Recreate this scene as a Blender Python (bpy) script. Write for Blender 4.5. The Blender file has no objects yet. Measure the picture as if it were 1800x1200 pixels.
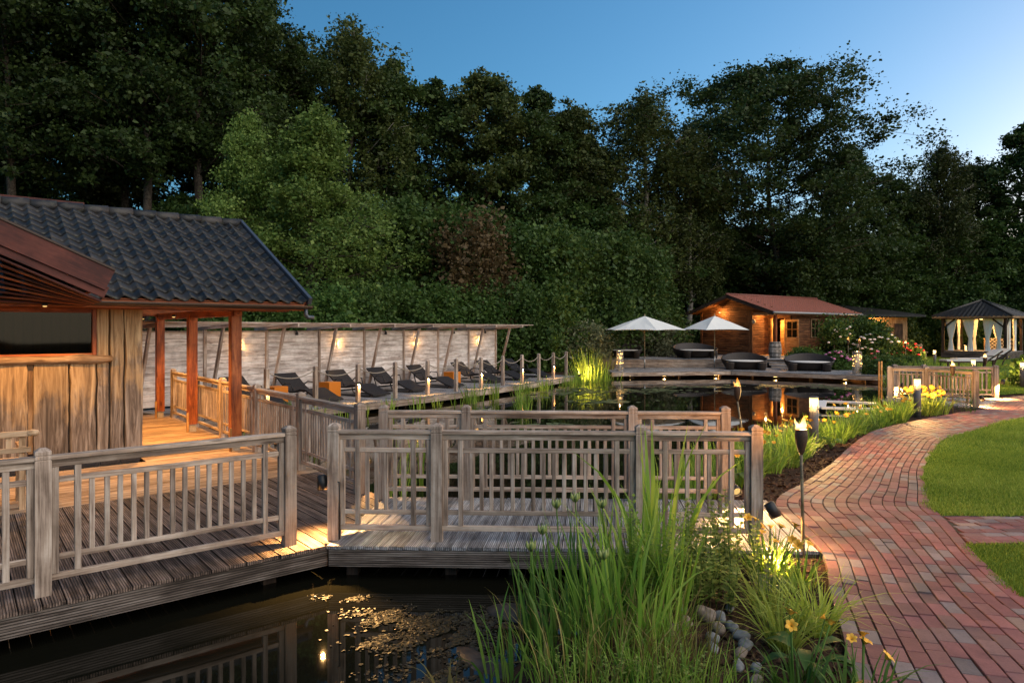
import bpy, math, random
import numpy as np
from mathutils import Vector, Matrix

sc = bpy.context.scene
R = math.radians
rnd = random.Random(7)
C = sc.collection

# ------------------------------------------------------------------ camera, sky, fill sun, exposure
EYE = 1.81
cam_d = bpy.data.cameras.new('camera')
cam = bpy.data.objects.new('camera', cam_d); C.objects.link(cam)
cam.location = (0, 0, EYE); cam.rotation_euler = (R(90), 0, 0)
cam_d.sensor_width = 36; cam_d.lens = 24
cam_d.shift_y = -22 / 1800
cam_d.clip_end = 2000; cam_d.clip_start = 0.05
sc.camera = cam

SUN_AZ = 56      # degrees clockwise from the viewing direction (+Y)
SUN_EL = 3
world = bpy.data.worlds.new('World'); sc.world = world; world.use_nodes = True
wn = world.node_tree; wn.nodes.clear()
w_out = wn.nodes.new('ShaderNodeOutputWorld'); w_bg = wn.nodes.new('ShaderNodeBackground')
w_sky = wn.nodes.new('ShaderNodeTexSky'); w_sky.sky_type = 'NISHITA'; w_sky.sun_disc = False
w_sky.sun_elevation = R(SUN_EL); w_sky.sun_rotation = R(SUN_AZ)
w_sky.air_density = 1.0; w_sky.dust_density = 1.5; w_sky.ozone_density = 4.0
w_bg.inputs['Strength'].default_value = 0.120
w_hs = wn.nodes.new('ShaderNodeHueSaturation'); w_hs.inputs['Hue'].default_value = 0.487; wn.links.new(w_sky.outputs[0], w_hs.inputs['Color']); wn.links.new(w_hs.outputs[0], w_bg.inputs[0]); wn.links.new(w_bg.outputs[0], w_out.inputs[0])

sun_fill_d = bpy.data.lights.new('sun', 'SUN'); sun = bpy.data.objects.new('sun', sun_fill_d); C.objects.link(sun)
sun_fill_d.energy = 0.80; sun_fill_d.angle = R(80); sun_fill_d.color = (1.0, 0.86, 0.72)   # broad warm fill added from behind right, apart from the sky's sun
FILL_AZ, FILL_EL = 128, 38
_sd = Vector((math.sin(R(FILL_AZ)) * math.cos(R(FILL_EL)), math.cos(R(FILL_AZ)) * math.cos(R(FILL_EL)), math.sin(R(FILL_EL))))
sun.rotation_euler = (-_sd).to_track_quat('-Z', 'Y').to_euler(); sun.location = (0, 0, 40)

vs = sc.view_settings
vs.view_transform = 'Standard'; vs.look = 'None'; vs.gamma = 1.0; vs.use_curve_mapping = False
vs.exposure = 2.0
sc.render.engine = 'CYCLES'
cy = sc.cycles
cy.use_denoising = True
cy.max_bounces = 6; cy.diffuse_bounces = 3; cy.glossy_bounces = 3; cy.transmission_bounces = 4; cy.transparent_max_bounces = 6
cy.sample_clamp_indirect = 4.0; cy.caustics_reflective = False; cy.caustics_refractive = False
try: cy.use_light_tree = True
except Exception: pass

# ------------------------------------------------------------------ materials
MATS = {}
def newmat(name):
    m = bpy.data.materials.new(name); m.use_nodes = True; MATS[name] = m
    nt = m.node_tree; nt.nodes.clear()
    o = nt.nodes.new('ShaderNodeOutputMaterial')
    return m, nt, o
def N(nt, t, **kw):
    n = nt.nodes.new(t)
    for k, v in kw.items():
        if k in ('inp',):
            for a, b in v.items(): n.inputs[a].default_value = b
        else: setattr(n, k, v)
    return n
def ramp(nt, stops):
    n = nt.nodes.new('ShaderNodeValToRGB'); e = n.color_ramp.elements
    while len(e) < len(stops): e.new(0.5)
    for i, (p, c) in enumerate(stops): e[i].position = p; e[i].color = (*c, 1)
    return n
def wood(name, c0, c1, c2, rough=0.75, grain=26, groove=0.0, bump=0.25, fine=60, vary=0.25, gpitch=0.0165, gaxis=1, lo=0.36, hi=0.66):
    """boards run along local X"""
    m, nt, o = newmat(name); L = nt.links.new
    tc = N(nt, 'ShaderNodeTexCoord'); oi = N(nt, 'ShaderNodeObjectInfo')
    add = N(nt, 'ShaderNodeVectorMath', operation='ADD')
    sc_ = N(nt, 'ShaderNodeVectorMath', operation='SCALE'); sc_.inputs['Scale'].default_value = 37.0
    comb = N(nt, 'ShaderNodeCombineXYZ'); L(oi.outputs['Random'], comb.inputs[0]); L(oi.outputs['Random'], comb.inputs[1])
    L(comb.outputs[0], sc_.inputs[0]); L(tc.outputs['Object'], add.inputs[0]); L(sc_.outputs[0], add.inputs[1])
    mp = N(nt, 'ShaderNodeMapping'); mp.inputs['Scale'].default_value = (1.6, grain, grain); L(add.outputs[0], mp.inputs[0])
    n1 = N(nt, 'ShaderNodeTexNoise', inp={'Scale': 1.0, 'Detail': 6.0, 'Roughness': 0.6, 'Distortion': 0.6}); L(mp.outputs[0], n1.inputs['Vector'])
    mp2 = N(nt, 'ShaderNodeMapping'); mp2.inputs['Scale'].default_value = (3.0, fine * 2, fine * 2); L(add.outputs[0], mp2.inputs[0])
    n2 = N(nt, 'ShaderNodeTexNoise', inp={'Scale': 1.0, 'Detail': 3.0, 'Roughness': 0.6}); L(mp2.outputs[0], n2.inputs['Vector'])
    n3 = N(nt, 'ShaderNodeTexNoise', inp={'Scale': 1.3, 'Detail': 4.0, 'Roughness': 0.6}); L(add.outputs[0], n3.inputs['Vector'])
    mx = N(nt, 'ShaderNodeMath', operation='MULTIPLY_ADD'); L(n2.outputs[0], mx.inputs[0]); mx.inputs[1].default_value = 0.45; 
    mxa = N(nt, 'ShaderNodeMath', operation='MULTIPLY_ADD'); L(n3.outputs[0], mxa.inputs[0]); mxa.inputs[1].default_value = 0.5; L(n1.outputs[0], mxa.inputs[2])
    L(mxa.outputs[0], mx.inputs[2])
    sub = N(nt, 'ShaderNodeMath', operation='SUBTRACT'); L(mx.outputs[0], sub.inputs[0]); sub.inputs[1].default_value = 0.475
    rp = ramp(nt, [(lo, c0), (0.5, c1), (hi, c2)]); L(sub.outputs[0], rp.inputs[0])
    vk = N(nt, 'ShaderNodeTexVoronoi', inp={'Scale': 1.0}); mpk = N(nt, 'ShaderNodeMapping'); mpk.inputs['Scale'].default_value = (1.7, 6.5, 6.5); L(add.outputs[0], mpk.inputs[0]); L(mpk.outputs[0], vk.inputs['Vector'])
    rk = ramp(nt, [(0.05, (0.30, 0.26, 0.24)), (0.13, (1, 1, 1))]); L(vk.outputs['Distance'], rk.inputs[0])
    n4 = N(nt, 'ShaderNodeTexNoise', inp={'Scale': 5.0, 'Detail': 5.0, 'Roughness': 0.7}); L(add.outputs[0], n4.inputs['Vector'])
    rs = ramp(nt, [(0.32, (0.62, 0.60, 0.58)), (0.55, (1, 1, 1))]); L(n4.outputs[0], rs.inputs[0])
    mk1 = N(nt, 'ShaderNodeMix', data_type='RGBA', blend_type='MULTIPLY'); mk1.inputs[0].default_value = 0.8; L(rp.outputs[0], mk1.inputs[6]); L(rk.outputs[0], mk1.inputs[7])
    mk2 = N(nt, 'ShaderNodeMix', data_type='RGBA', blend_type='MULTIPLY'); mk2.inputs[0].default_value = 0.7; L(mk1.outputs[2], mk2.inputs[6]); L(rs.outputs[0], mk2.inputs[7])
    hs = N(nt, 'ShaderNodeHueSaturation')
    mr = N(nt, 'ShaderNodeMapRange'); mr.inputs['To Min'].default_value = 1 - vary; mr.inputs['To Max'].default_value = 1 + vary
    L(oi.outputs['Random'], mr.inputs[0]); L(mr.outputs[0], hs.inputs['Value']); L(mk2.outputs[2], hs.inputs['Color'])
    b = N(nt, 'ShaderNodeBsdfPrincipled', inp={'Roughness': rough}); b.inputs['Specular IOR Level'].default_value = 0.3
    bp = N(nt, 'ShaderNodeBump', inp={'Strength': bump, 'Distance': 0.004}); L(mx.outputs[0], bp.inputs['Height'])
    col = hs.outputs[0]; nrm = bp.outputs[0]
    if groove:
        sx = N(nt, 'ShaderNodeSeparateXYZ'); L(tc.outputs['Object'], sx.inputs[0])
        mm = N(nt, 'ShaderNodeMath', operation='MULTIPLY'); L(sx.outputs[gaxis], mm.inputs[0]); mm.inputs[1].default_value = 2 * math.pi / gpitch
        sn = N(nt, 'ShaderNodeMath', operation='SINE'); L(mm.outputs[0], sn.inputs[0])
        mr2 = N(nt, 'ShaderNodeMapRange'); mr2.inputs['From Min'].default_value = -1; L(sn.outputs[0], mr2.inputs[0]); mr2.inputs['From Max'].default_value = -0.2
        bp2 = N(nt, 'ShaderNodeBump', inp={'Strength': groove, 'Distance': 0.006}); L(mr2.outputs[0], bp2.inputs['Height']); L(bp.outputs[0], bp2.inputs['Normal'])
        nrm = bp2.outputs[0]
        mc = N(nt, 'ShaderNodeMix', data_type='RGBA', blend_type='MULTIPLY'); mc.inputs[0].default_value = 0.75
        L(hs.outputs[0], mc.inputs[6]); L(mr2.outputs[0], mc.inputs[7]); col = mc.outputs[2]
    L(col, b.inputs['Base Color']); L(nrm, b.inputs['Normal']); L(b.outputs[0], o.inputs[0])
    return m
def plain(name, col, rough=0.6, metal=0.0, noise=0.15, scale=30, bump=0.0, spec=0.4, coords='Object'):
    m, nt, o = newmat(name); L = nt.links.new
    tc = N(nt, 'ShaderNodeTexCoord')
    n1 = N(nt, 'ShaderNodeTexNoise', inp={'Scale': scale, 'Detail': 5.0, 'Roughness': 0.6}); L(tc.outputs[coords], n1.inputs['Vector'])
    lo = tuple(c * (1 - noise * 2) for c in col); hi = tuple(min(1, c * (1 + noise * 2)) for c in col)
    rp = ramp(nt, [(0.3, lo), (0.7, hi)]); L(n1.outputs[0], rp.inputs[0])
    b = N(nt, 'ShaderNodeBsdfPrincipled', inp={'Roughness': rough, 'Metallic': metal}); b.inputs['Specular IOR Level'].default_value = spec
    L(rp.outputs[0], b.inputs['Base Color'])
    if bump:
        bp = N(nt, 'ShaderNodeBump', inp={'Strength': bump, 'Distance': 0.01}); L(n1.outputs[0], bp.inputs['Height']); L(bp.outputs[0], b.inputs['Normal'])
    L(b.outputs[0], o.inputs[0]); return m
def emit(name, col, s):
    m, nt, o = newmat(name)
    e = N(nt, 'ShaderNodeEmission'); e.inputs[0].default_value = (*col, 1); e.inputs[1].default_value = s
    nt.links.new(e.outputs[0], o.inputs[0]); return m
def leaf(name, c0, c1, c2, trans=0.3, rough=0.55, gloss=0.05):
    """each leaf (mesh island) has its own tint"""
    m, nt, o = newmat(name); L = nt.links.new
    g = N(nt, 'ShaderNodeNewGeometry'); tc = N(nt, 'ShaderNodeTexCoord'); oi = N(nt, 'ShaderNodeObjectInfo')
    n1 = N(nt, 'ShaderNodeTexNoise', inp={'Scale': 0.7, 'Detail': 2.0}); L(tc.outputs['Object'], n1.inputs['Vector'])
    a = N(nt, 'ShaderNodeMath', operation='MULTIPLY_ADD'); L(g.outputs['Random Per Island'], a.inputs[0]); a.inputs[1].default_value = 0.55
    s = N(nt, 'ShaderNodeMath', operation='MULTIPLY'); L(n1.outputs[0], s.inputs[0]); s.inputs[1].default_value = 0.6; L(s.outputs[0], a.inputs[2])
    rp = ramp(nt, [(0.15, c0), (0.55, c1), (0.9, c2)]); L(a.outputs[0], rp.inputs[0])
    hs = N(nt, 'ShaderNodeHueSaturation'); mr = N(nt, 'ShaderNodeMapRange'); mr.inputs['To Min'].default_value = 0.75; mr.inputs['To Max'].default_value = 1.25
    L(oi.outputs['Random'], mr.inputs[0]); L(mr.outputs[0], hs.inputs['Value']); L(rp.outputs[0], hs.inputs['Color'])
    d = N(nt, 'ShaderNodeBsdfPrincipled', inp={'Roughness': rough}); d.inputs['Specular IOR Level'].default_value = gloss * 5
    t = N(nt, 'ShaderNodeBsdfTranslucent'); L(hs.outputs[0], d.inputs['Base Color']); L(hs.outputs[0], t.inputs[0])
    mix = N(nt, 'ShaderNodeMixShader'); mix.inputs[0].default_value = trans
    L(d.outputs[0], mix.inputs[1]); L(t.outputs[0], mix.inputs[2]); L(mix.outputs[0], o.inputs[0]); return m

wood('teak', (0.14, 0.10, 0.075), (0.33, 0.255, 0.20), (0.50, 0.42, 0.35), grain=20, bump=0.4, lo=0.31, hi=0.70)
wood('teak_rail', (0.16, 0.11, 0.08), (0.36, 0.275, 0.21), (0.53, 0.44, 0.36), grain=24, bump=0.4, lo=0.31, hi=0.70)
wood('deck_grey', (0.14, 0.138, 0.142), (0.31, 0.305, 0.31), (0.52, 0.52, 0.53), groove=1.0, vary=0.18, rough=0.55)
wood('deck_brown', (0.060, 0.042, 0.033), (0.155, 0.108, 0.083), (0.28, 0.205, 0.165), groove=1.0, vary=0.25)
wood('deck_smooth', (0.20, 0.12, 0.065), (0.36, 0.235, 0.14), (0.50, 0.36, 0.24), vary=0.2)
wood('fascia', (0.06, 0.045, 0.035), (0.15, 0.12, 0.10), (0.26, 0.22, 0.19), groove=1.0, gpitch=0.0185, gaxis=2)
wood('whitewash', (0.36, 0.30, 0.265), (0.66, 0.59, 0.55), (0.80, 0.76, 0.73), grain=14, vary=0.12, lo=0.33, hi=0.68)
wood('pergola_wood', (0.22, 0.15, 0.11), (0.40, 0.31, 0.25), (0.55, 0.47, 0.41), vary=0.2)
wood('red_stain', (0.17, 0.042, 0.013), (0.33, 0.092, 0.028), (0.45, 0.15, 0.048), rough=0.5, grain=10, vary=0.1)
wood('dark_red', (0.045, 0.012, 0.010), (0.085, 0.022, 0.016), (0.12, 0.034, 0.024), rough=0.6, grain=8, vary=0.08)
wood('slab_sill', (0.15, 0.09, 0.05), (0.32, 0.21, 0.125), (0.46, 0.34, 0.22), grain=12, bump=0.6)
wood('log_brown', (0.06, 0.022, 0.008), (0.14, 0.055, 0.02), (0.22, 0.095, 0.036), grain=9, vary=0.12)
wood('door_wood', (0.30, 0.14, 0.04), (0.46, 0.24, 0.08), (0.58, 0.34, 0.14), grain=9)
wood('shed_wood', (0.16, 0.09, 0.045), (0.30, 0.18, 0.09), (0.42, 0.28, 0.16), grain=12, vary=0.2)
wood('dark_timber', (0.02, 0.012, 0.008), (0.05, 0.03, 0.02), (0.09, 0.055, 0.035), grain=12)
wood('barrel_wood', (0.16, 0.14, 0.12), (0.32, 0.28, 0.24), (0.45, 0.41, 0.37), grain=12)
wood('bamboo', (0.10, 0.075, 0.04), (0.20, 0.155, 0.09), (0.30, 0.24, 0.15), rough=0.5, grain=10)
wood('bench_wood', (0.24, 0.14, 0.07), (0.42, 0.27, 0.15), (0.55, 0.39, 0.25), grain=14)

def slab_material():
    """live-edge oak planks, local X up: honey upper part, greyed and rain-stained towards the foot, knots"""
    m, nt, o = newmat('oak_slab'); L = nt.links.new
    tc = N(nt, 'ShaderNodeTexCoord'); oi = N(nt, 'ShaderNodeObjectInfo')
    comb = N(nt, 'ShaderNodeCombineXYZ'); L(oi.outputs['Random'], comb.inputs[0]); L(oi.outputs['Random'], comb.inputs[1])
    s = N(nt, 'ShaderNodeVectorMath', operation='SCALE'); s.inputs['Scale'].default_value = 53; L(comb.outputs[0], s.inputs[0])
    add = N(nt, 'ShaderNodeVectorMath', operation='ADD'); L(tc.outputs['Object'], add.inputs[0]); L(s.outputs[0], add.inputs[1])
    mp = N(nt, 'ShaderNodeMapping'); mp.inputs['Scale'].default_value = (1.2, 16, 16); L(add.outputs[0], mp.inputs[0])
    n1 = N(nt, 'ShaderNodeTexNoise', inp={'Scale': 1.0, 'Detail': 8.0, 'Roughness': 0.65, 'Distortion': 1.3}); L(mp.outputs[0], n1.inputs['Vector'])
    rp = ramp(nt, [(0.30, (0.09, 0.05, 0.024)), (0.48, (0.29, 0.185, 0.092)), (0.68, (0.48, 0.34, 0.19))]); L(n1.outputs[0], rp.inputs[0])
    rg = ramp(nt, [(0.30, (0.025, 0.017, 0.012)), (0.48, (0.13, 0.095, 0.07)), (0.68, (0.32, 0.26, 0.21))]); L(n1.outputs[0], rg.inputs[0])
    n2 = N(nt, 'ShaderNodeTexNoise', inp={'Scale': 2.2, 'Detail': 6.0, 'Roughness': 0.65}); mp2 = N(nt, 'ShaderNodeMapping'); mp2.inputs['Scale'].default_value = (0.8, 2.2, 2.2)
    L(add.outputs[0], mp2.inputs[0]); L(mp2.outputs[0], n2.inputs['Vector'])
    sx = N(nt, 'ShaderNodeSeparateXYZ'); L(tc.outputs['Object'], sx.inputs[0])
    ma = N(nt, 'ShaderNodeMath', operation='MULTIPLY_ADD'); L(sx.outputs[0], ma.inputs[0]); ma.inputs[1].default_value = -0.42; L(n2.outputs[0], ma.inputs[2])
    r2 = ramp(nt, [(0.40, (0, 0, 0)), (0.56, (1, 1, 1))]); L(ma.outputs[0], r2.inputs[0])
    mix = N(nt, 'ShaderNodeMix', data_type='RGBA'); L(r2.outputs[0], mix.inputs[0]); L(rp.outputs[0], mix.inputs[6]); L(rg.outputs[0], mix.inputs[7])
    v = N(nt, 'ShaderNodeTexVoronoi', inp={'Scale': 2.4}); mp3 = N(nt, 'ShaderNodeMapping'); mp3.inputs['Scale'].default_value = (0.8, 1.6, 1.6); L(add.outputs[0], mp3.inputs[0]); L(mp3.outputs[0], v.inputs['Vector'])
    r3 = ramp(nt, [(0.03, (0.12, 0.09, 0.07)), (0.11, (1, 1, 1))]); L(v.outputs['Distance'], r3.inputs[0])
    mk = N(nt, 'ShaderNodeMix', data_type='RGBA', blend_type='MULTIPLY'); mk.inputs[0].default_value = 0.85; L(mix.outputs[2], mk.inputs[6]); L(r3.outputs[0], mk.inputs[7])
    hs = N(nt, 'ShaderNodeHueSaturation'); mr = N(nt, 'ShaderNodeMapRange'); mr.inputs['To Min'].default_value = 0.75; mr.inputs['To Max'].default_value = 1.2
    L(oi.outputs['Random'], mr.inputs[0]); L(mr.outputs[0], hs.inputs['Value']); L(mk.outputs[2], hs.inputs['Color'])
    b = N(nt, 'ShaderNodeBsdfPrincipled', inp={'Roughness': 0.7}); b.inputs['Specular IOR Level'].default_value = 0.3
    bp = N(nt, 'ShaderNodeBump', inp={'Strength': 0.7, 'Distance': 0.008}); L(n1.outputs[0], bp.inputs['Height'])
    L(hs.outputs[0], b.inputs['Base Color']); L(bp.outputs[0], b.inputs['Normal']); L(b.outputs[0], o.inputs[0])
slab_material()

def tile_mat(name, c0, c1, c2, moss=(0.045, 0.05, 0.03), rough=0.55):
    m, nt, o = newmat(name); L = nt.links.new
    tc = N(nt, 'ShaderNodeTexCoord'); oi = N(nt, 'ShaderNodeObjectInfo'); gi = N(nt, 'ShaderNodeNewGeometry')
    add = N(nt, 'ShaderNodeMath', operation='ADD'); L(oi.outputs['Random'], add.inputs[0]); L(gi.outputs['Random Per Island'], add.inputs[1])
    fr = N(nt, 'ShaderNodeMath', operation='FRACT'); L(add.outputs[0], fr.inputs[0])
    rp = ramp(nt, [(0.1, c0), (0.5, c1), (0.95, c2)]); L(fr.outputs[0], rp.inputs[0])
    n = N(nt, 'ShaderNodeTexNoise', inp={'Scale': 9.0, 'Detail': 6.0, 'Roughness': 0.7}); L(gi.outputs['Position'], n.inputs['Vector'])
    r2 = ramp(nt, [(0.52, (0, 0, 0)), (0.66, (1, 1, 1))]); L(n.outputs[0], r2.inputs[0])
    mix = N(nt, 'ShaderNodeMix', data_type='RGBA'); L(r2.outputs[0], mix.inputs[0]); L(rp.outputs[0], mix.inputs[6]); mix.inputs[7].default_value = (*moss, 1)
    b = N(nt, 'ShaderNodeBsdfPrincipled', inp={'Roughness': rough}); b.inputs['Specular IOR Level'].default_value = 0.4
    bp = N(nt, 'ShaderNodeBump', inp={'Strength': 0.3, 'Distance': 0.004}); L(n.outputs[0], bp.inputs['Height'])
    L(mix.outputs[2], b.inputs['Base Color']); L(bp.outputs[0], b.inputs['Normal']); L(b.outputs[0], o.inputs[0])
tile_mat('roof_tile', (0.008, 0.0085, 0.010), (0.018, 0.0185, 0.020), (0.040, 0.036, 0.034), moss=(0.055, 0.055, 0.042))
tile_mat('red_tile', (0.15, 0.042, 0.028), (0.20, 0.060, 0.040), (0.26, 0.085, 0.058), moss=(0.12, 0.06, 0.045))

def brick_mat(name, c, moss=0.0):
    m, nt, o = newmat(name); L = nt.links.new
    gi = N(nt, 'ShaderNodeNewGeometry'); oi = N(nt, 'ShaderNodeObjectInfo')
    n = N(nt, 'ShaderNodeTexNoise', inp={'Scale': 70.0, 'Detail': 6.0, 'Roughness': 0.7}); L(gi.outputs['Position'], n.inputs['Vector'])
    n2 = N(nt, 'ShaderNodeTexNoise', inp={'Scale': 5.0, 'Detail': 5.0, 'Roughness': 0.65}); L(gi.outputs['Position'], n2.inputs['Vector'])
    rp = ramp(nt, [(0.25, tuple(k * 0.6 for k in c)), (0.5, c), (0.8, tuple(min(1, k * 1.35) for k in c))]); 
    a = N(nt, 'ShaderNodeMath', operation='MULTIPLY_ADD'); L(n.outputs[0], a.inputs[0]); a.inputs[1].default_value = 0.5; 
    h = N(nt, 'ShaderNodeMath', operation='MULTIPLY'); L(n2.outputs[0], h.inputs[0]); h.inputs[1].default_value = 0.5; L(h.outputs[0], a.inputs[2]); L(a.outputs[0], rp.inputs[0])
    n3 = N(nt, 'ShaderNodeTexNoise', inp={'Scale': 1.4, 'Detail': 6.0, 'Roughness': 0.7}); L(gi.outputs['Position'], n3.inputs['Vector'])
    rd = ramp(nt, [(0.30, (0.55, 0.54, 0.52)), (0.56, (1, 1, 1))]); L(n3.outputs[0], rd.inputs[0])
    md = N(nt, 'ShaderNodeMix', data_type='RGBA', blend_type='MULTIPLY'); md.inputs[0].default_value = 0.85; L(rp.outputs[0], md.inputs[6]); L(rd.outputs[0], md.inputs[7]); rp = md
    add = N(nt, 'ShaderNodeMath', operation='ADD'); L(oi.outputs['Random'], add.inputs[0]); L(gi.outputs['Random Per Island'], add.inputs[1])
    fr = N(nt, 'ShaderNodeMath', operation='FRACT'); L(add.outputs[0], fr.inputs[0])
    hs = N(nt, 'ShaderNodeHueSaturation'); mr = N(nt, 'ShaderNodeMapRange'); mr.inputs['To Min'].default_value = 0.75; mr.inputs['To Max'].default_value = 1.25
    L(fr.outputs[0], mr.inputs[0]); L(mr.outputs[0], hs.inputs['Value']); L(rp.outputs[2], hs.inputs['Color'])
    b = N(nt, 'ShaderNodeBsdfPrincipled', inp={'Roughness': 0.7}); b.inputs['Specular IOR Level'].default_value = 0.35
    bp = N(nt, 'ShaderNodeBump', inp={'Strength': 0.35, 'Distance': 0.003}); L(n.outputs[0], bp.inputs['Height'])
    L(hs.outputs[0], b.inputs['Base Color']); L(bp.outputs[0], b.inputs['Normal']); L(b.outputs[0], o.inputs[0])
BR = ['brick_red', 'brick_rose', 'brick_brown', 'brick_grey', 'brick_tan']
for n_, c_ in zip(BR, [(0.205, 0.080, 0.074), (0.215, 0.096, 0.088), (0.19, 0.102, 0.090), (0.185, 0.150, 0.146), (0.24, 0.165, 0.13)]): brick_mat(n_, c_)
BRW = [0.38, 0.28, 0.17, 0.14, 0.03]

plain('joint_sand', (0.045, 0.036, 0.022), rough=0.95, scale=40, noise=0.3)
plain('mulch', (0.045, 0.026, 0.017), rough=0.95, scale=55, noise=0.42, bump=1.0, spec=0.1)
plain('forest_floor', (0.03, 0.032, 0.018), rough=0.95, scale=3, noise=0.35, bump=0.5, spec=0.1)
plain('turf', (0.10, 0.155, 0.025), rough=0.9, scale=14, noise=0.3, bump=0.6, spec=0.1)
plain('plinth_brick', (0.03, 0.022, 0.02), rough=0.75, scale=30, noise=0.3)
plain('mortar', (0.15, 0.13, 0.11), rough=0.9)
plain('bark', (0.07, 0.056, 0.042), rough=0.9, scale=12, noise=0.4, bump=0.8, spec=0.1)
plain('birch_bark', (0.22, 0.20, 0.17), rough=0.85, scale=6, noise=0.42, bump=0.4, spec=0.1)
plain('black_metal', (0.015, 0.015, 0.016), rough=0.45, noise=0.1)
plain('bollard_grey', (0.09, 0.085, 0.085), rough=0.5, noise=0.08, scale=60)
plain('zinc', (0.10, 0.11, 0.13), rough=0.4, metal=0.6, noise=0.1)
plain('gutter_brown', (0.045, 0.03, 0.022), rough=0.45, metal=0.3, noise=0.1)
plain('grey_gutter', (0.28, 0.29, 0.30), rough=0.45, metal=0.3, noise=0.08)
plain('torch_bowl', (0.05, 0.025, 0.014), rough=0.6, noise=0.25, scale=80, bump=0.3)
plain('lounger_weave', (0.011, 0.0105, 0.012), rough=0.6, noise=0.25, scale=160, bump=0.5)
plain('rattan', (0.022, 0.017, 0.015), rough=0.55, noise=0.35, scale=90, bump=0.8)
plain('cushion_white', (0.62, 0.60, 0.56), rough=0.9, noise=0.05, scale=20, bump=0.15)
plain('orange_cube', (0.55, 0.16, 0.006), rough=0.5, noise=0.04, scale=40)
plain('canvas', (0.74, 0.74, 0.70), rough=0.85, noise=0.04, scale=30)
plain('rope', (0.30, 0.26, 0.21), rough=0.9, noise=0.3, scale=120, bump=0.6)
plain('stone_grey', (0.22, 0.225, 0.23), rough=0.75, noise=0.28, scale=9, bump=0.5)
plain('stone_warm', (0.24, 0.19, 0.15), rough=0.75, noise=0.28, scale=9, bump=0.5)
plain('white_paint', (0.66, 0.66, 0.64), rough=0.6, noise=0.08)
plain('foot_metal', (0.42, 0.36, 0.28), rough=0.5, noise=0.1, metal=0.2)
plain('wire_mesh', (0.30, 0.28, 0.25), rough=0.6, noise=0.2, scale=80)
plain('lily_pad', (0.10, 0.12, 0.05), rough=0.4, noise=0.3, scale=6)
plain('algae', (0.032, 0.024, 0.008), rough=0.5, noise=0.45, scale=30)
plain('wet_stone', (0.05, 0.036, 0.026), rough=0.5, noise=0.4, scale=7, bump=0.6)
plain('petal_yellow', (0.80, 0.42, 0.04), rough=0.6, noise=0.12, scale=40)
plain('petal_white', (0.72, 0.68, 0.66), rough=0.7, noise=0.08, scale=40)
plain('petal_pink', (0.62, 0.20, 0.36), rough=0.7, noise=0.15, scale=40)
plain('petal_red', (0.50, 0.02, 0.035), rough=0.7, noise=0.15, scale=40)
plain('seed_pod', (0.22, 0.27, 0.08), rough=0.5, noise=0.1)
plain('steel', (0.45, 0.44, 0.42), rough=0.3, metal=0.9, noise=0.05)
plain('candle_lamp', (0.05, 0.05, 0.05), rough=0.4)
plain('chips', (0.085, 0.05, 0.032), rough=0.9, noise=0.4, scale=25, spec=0.1)
def glow(name, stops, strength, clear, axis_lo=0.0, axis_hi=1.0):
    """a flame or lens: partly clear, light from the lamp inside passes through it"""
    m, nt, o = newmat(name); L = nt.links.new
    tc = N(nt, 'ShaderNodeTexCoord'); sx = N(nt, 'ShaderNodeSeparateXYZ'); L(tc.outputs['Generated'], sx.inputs[0])
    rp = ramp(nt, stops); L(sx.outputs[2], rp.inputs[0])
    e = N(nt, 'ShaderNodeEmission'); e.inputs[1].default_value = strength; L(rp.outputs[0], e.inputs[0])
    t = N(nt, 'ShaderNodeBsdfTransparent'); mix = N(nt, 'ShaderNodeMixShader'); mix.inputs[0].default_value = clear
    L(e.outputs[0], mix.inputs[1]); L(t.outputs[0], mix.inputs[2]); L(mix.outputs[0], o.inputs[0])
glow('flame', [(0.0, (0.5, 0.14, 0.02)), (0.3, (1.0, 0.5, 0.14)), (0.6, (1.0, 0.38, 0.06)), (1.0, (0.6, 0.14, 0.01))], 0.55, 0.55)
glow('flame_core', [(0.0, (0.6, 0.2, 0.03)), (0.3, (1.0, 0.72, 0.34)), (0.65, (1.0, 0.5, 0.13)), (1.0, (0.7, 0.18, 0.02))], 0.9, 0.55)
glow('bollard_glow', [(0.0, (1.0, 0.60, 0.18)), (0.5, (1.0, 0.78, 0.38)), (1.0, (1.0, 0.60, 0.18))], 1.0, 0.3)
glow('lens_glow', [(0.0, (1.0, 0.6, 0.2)), (1.0, (1.0, 0.6, 0.2))], 0.5, 0.7)
emit('lamp_glow', (1.0, 0.62, 0.22), 0.9); emit('fairy_glow', (1.0, 0.52, 0.13), 1.6)
emit('warm_window', (1.0, 0.55, 0.14), 1.2)

leaf('leaf_dark', (0.012, 0.028, 0.006), (0.036, 0.066, 0.014), (0.080, 0.120, 0.028))
leaf('leaf_mid', (0.014, 0.038, 0.008), (0.040, 0.080, 0.016), (0.085, 0.138, 0.030))
leaf('leaf_olive', (0.018, 0.032, 0.007), (0.048, 0.068, 0.015), (0.098, 0.118, 0.030))
leaf('leaf_light', (0.044, 0.084, 0.015), (0.105, 0.172, 0.032), (0.19, 0.26, 0.062))
leaf('leaf_brown', (0.050, 0.034, 0.014), (0.092, 0.062, 0.026), (0.14, 0.098, 0.044))
leaf('leaf_hedge', (0.020, 0.050, 0.010), (0.052, 0.108, 0.020), (0.11, 0.18, 0.04))
leaf('leaf_silver', (0.06, 0.075, 0.04), (0.12, 0.14, 0.07), (0.20, 0.21, 0.12))
leaf('reed', (0.09, 0.17, 0.018), (0.20, 0.345, 0.04), (0.38, 0.48, 0.09), trans=0.4, gloss=0.07)
leaf('reed_dark', (0.035, 0.09, 0.012), (0.09, 0.19, 0.026), (0.19, 0.29, 0.05), trans=0.4, gloss=0.07)
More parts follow.
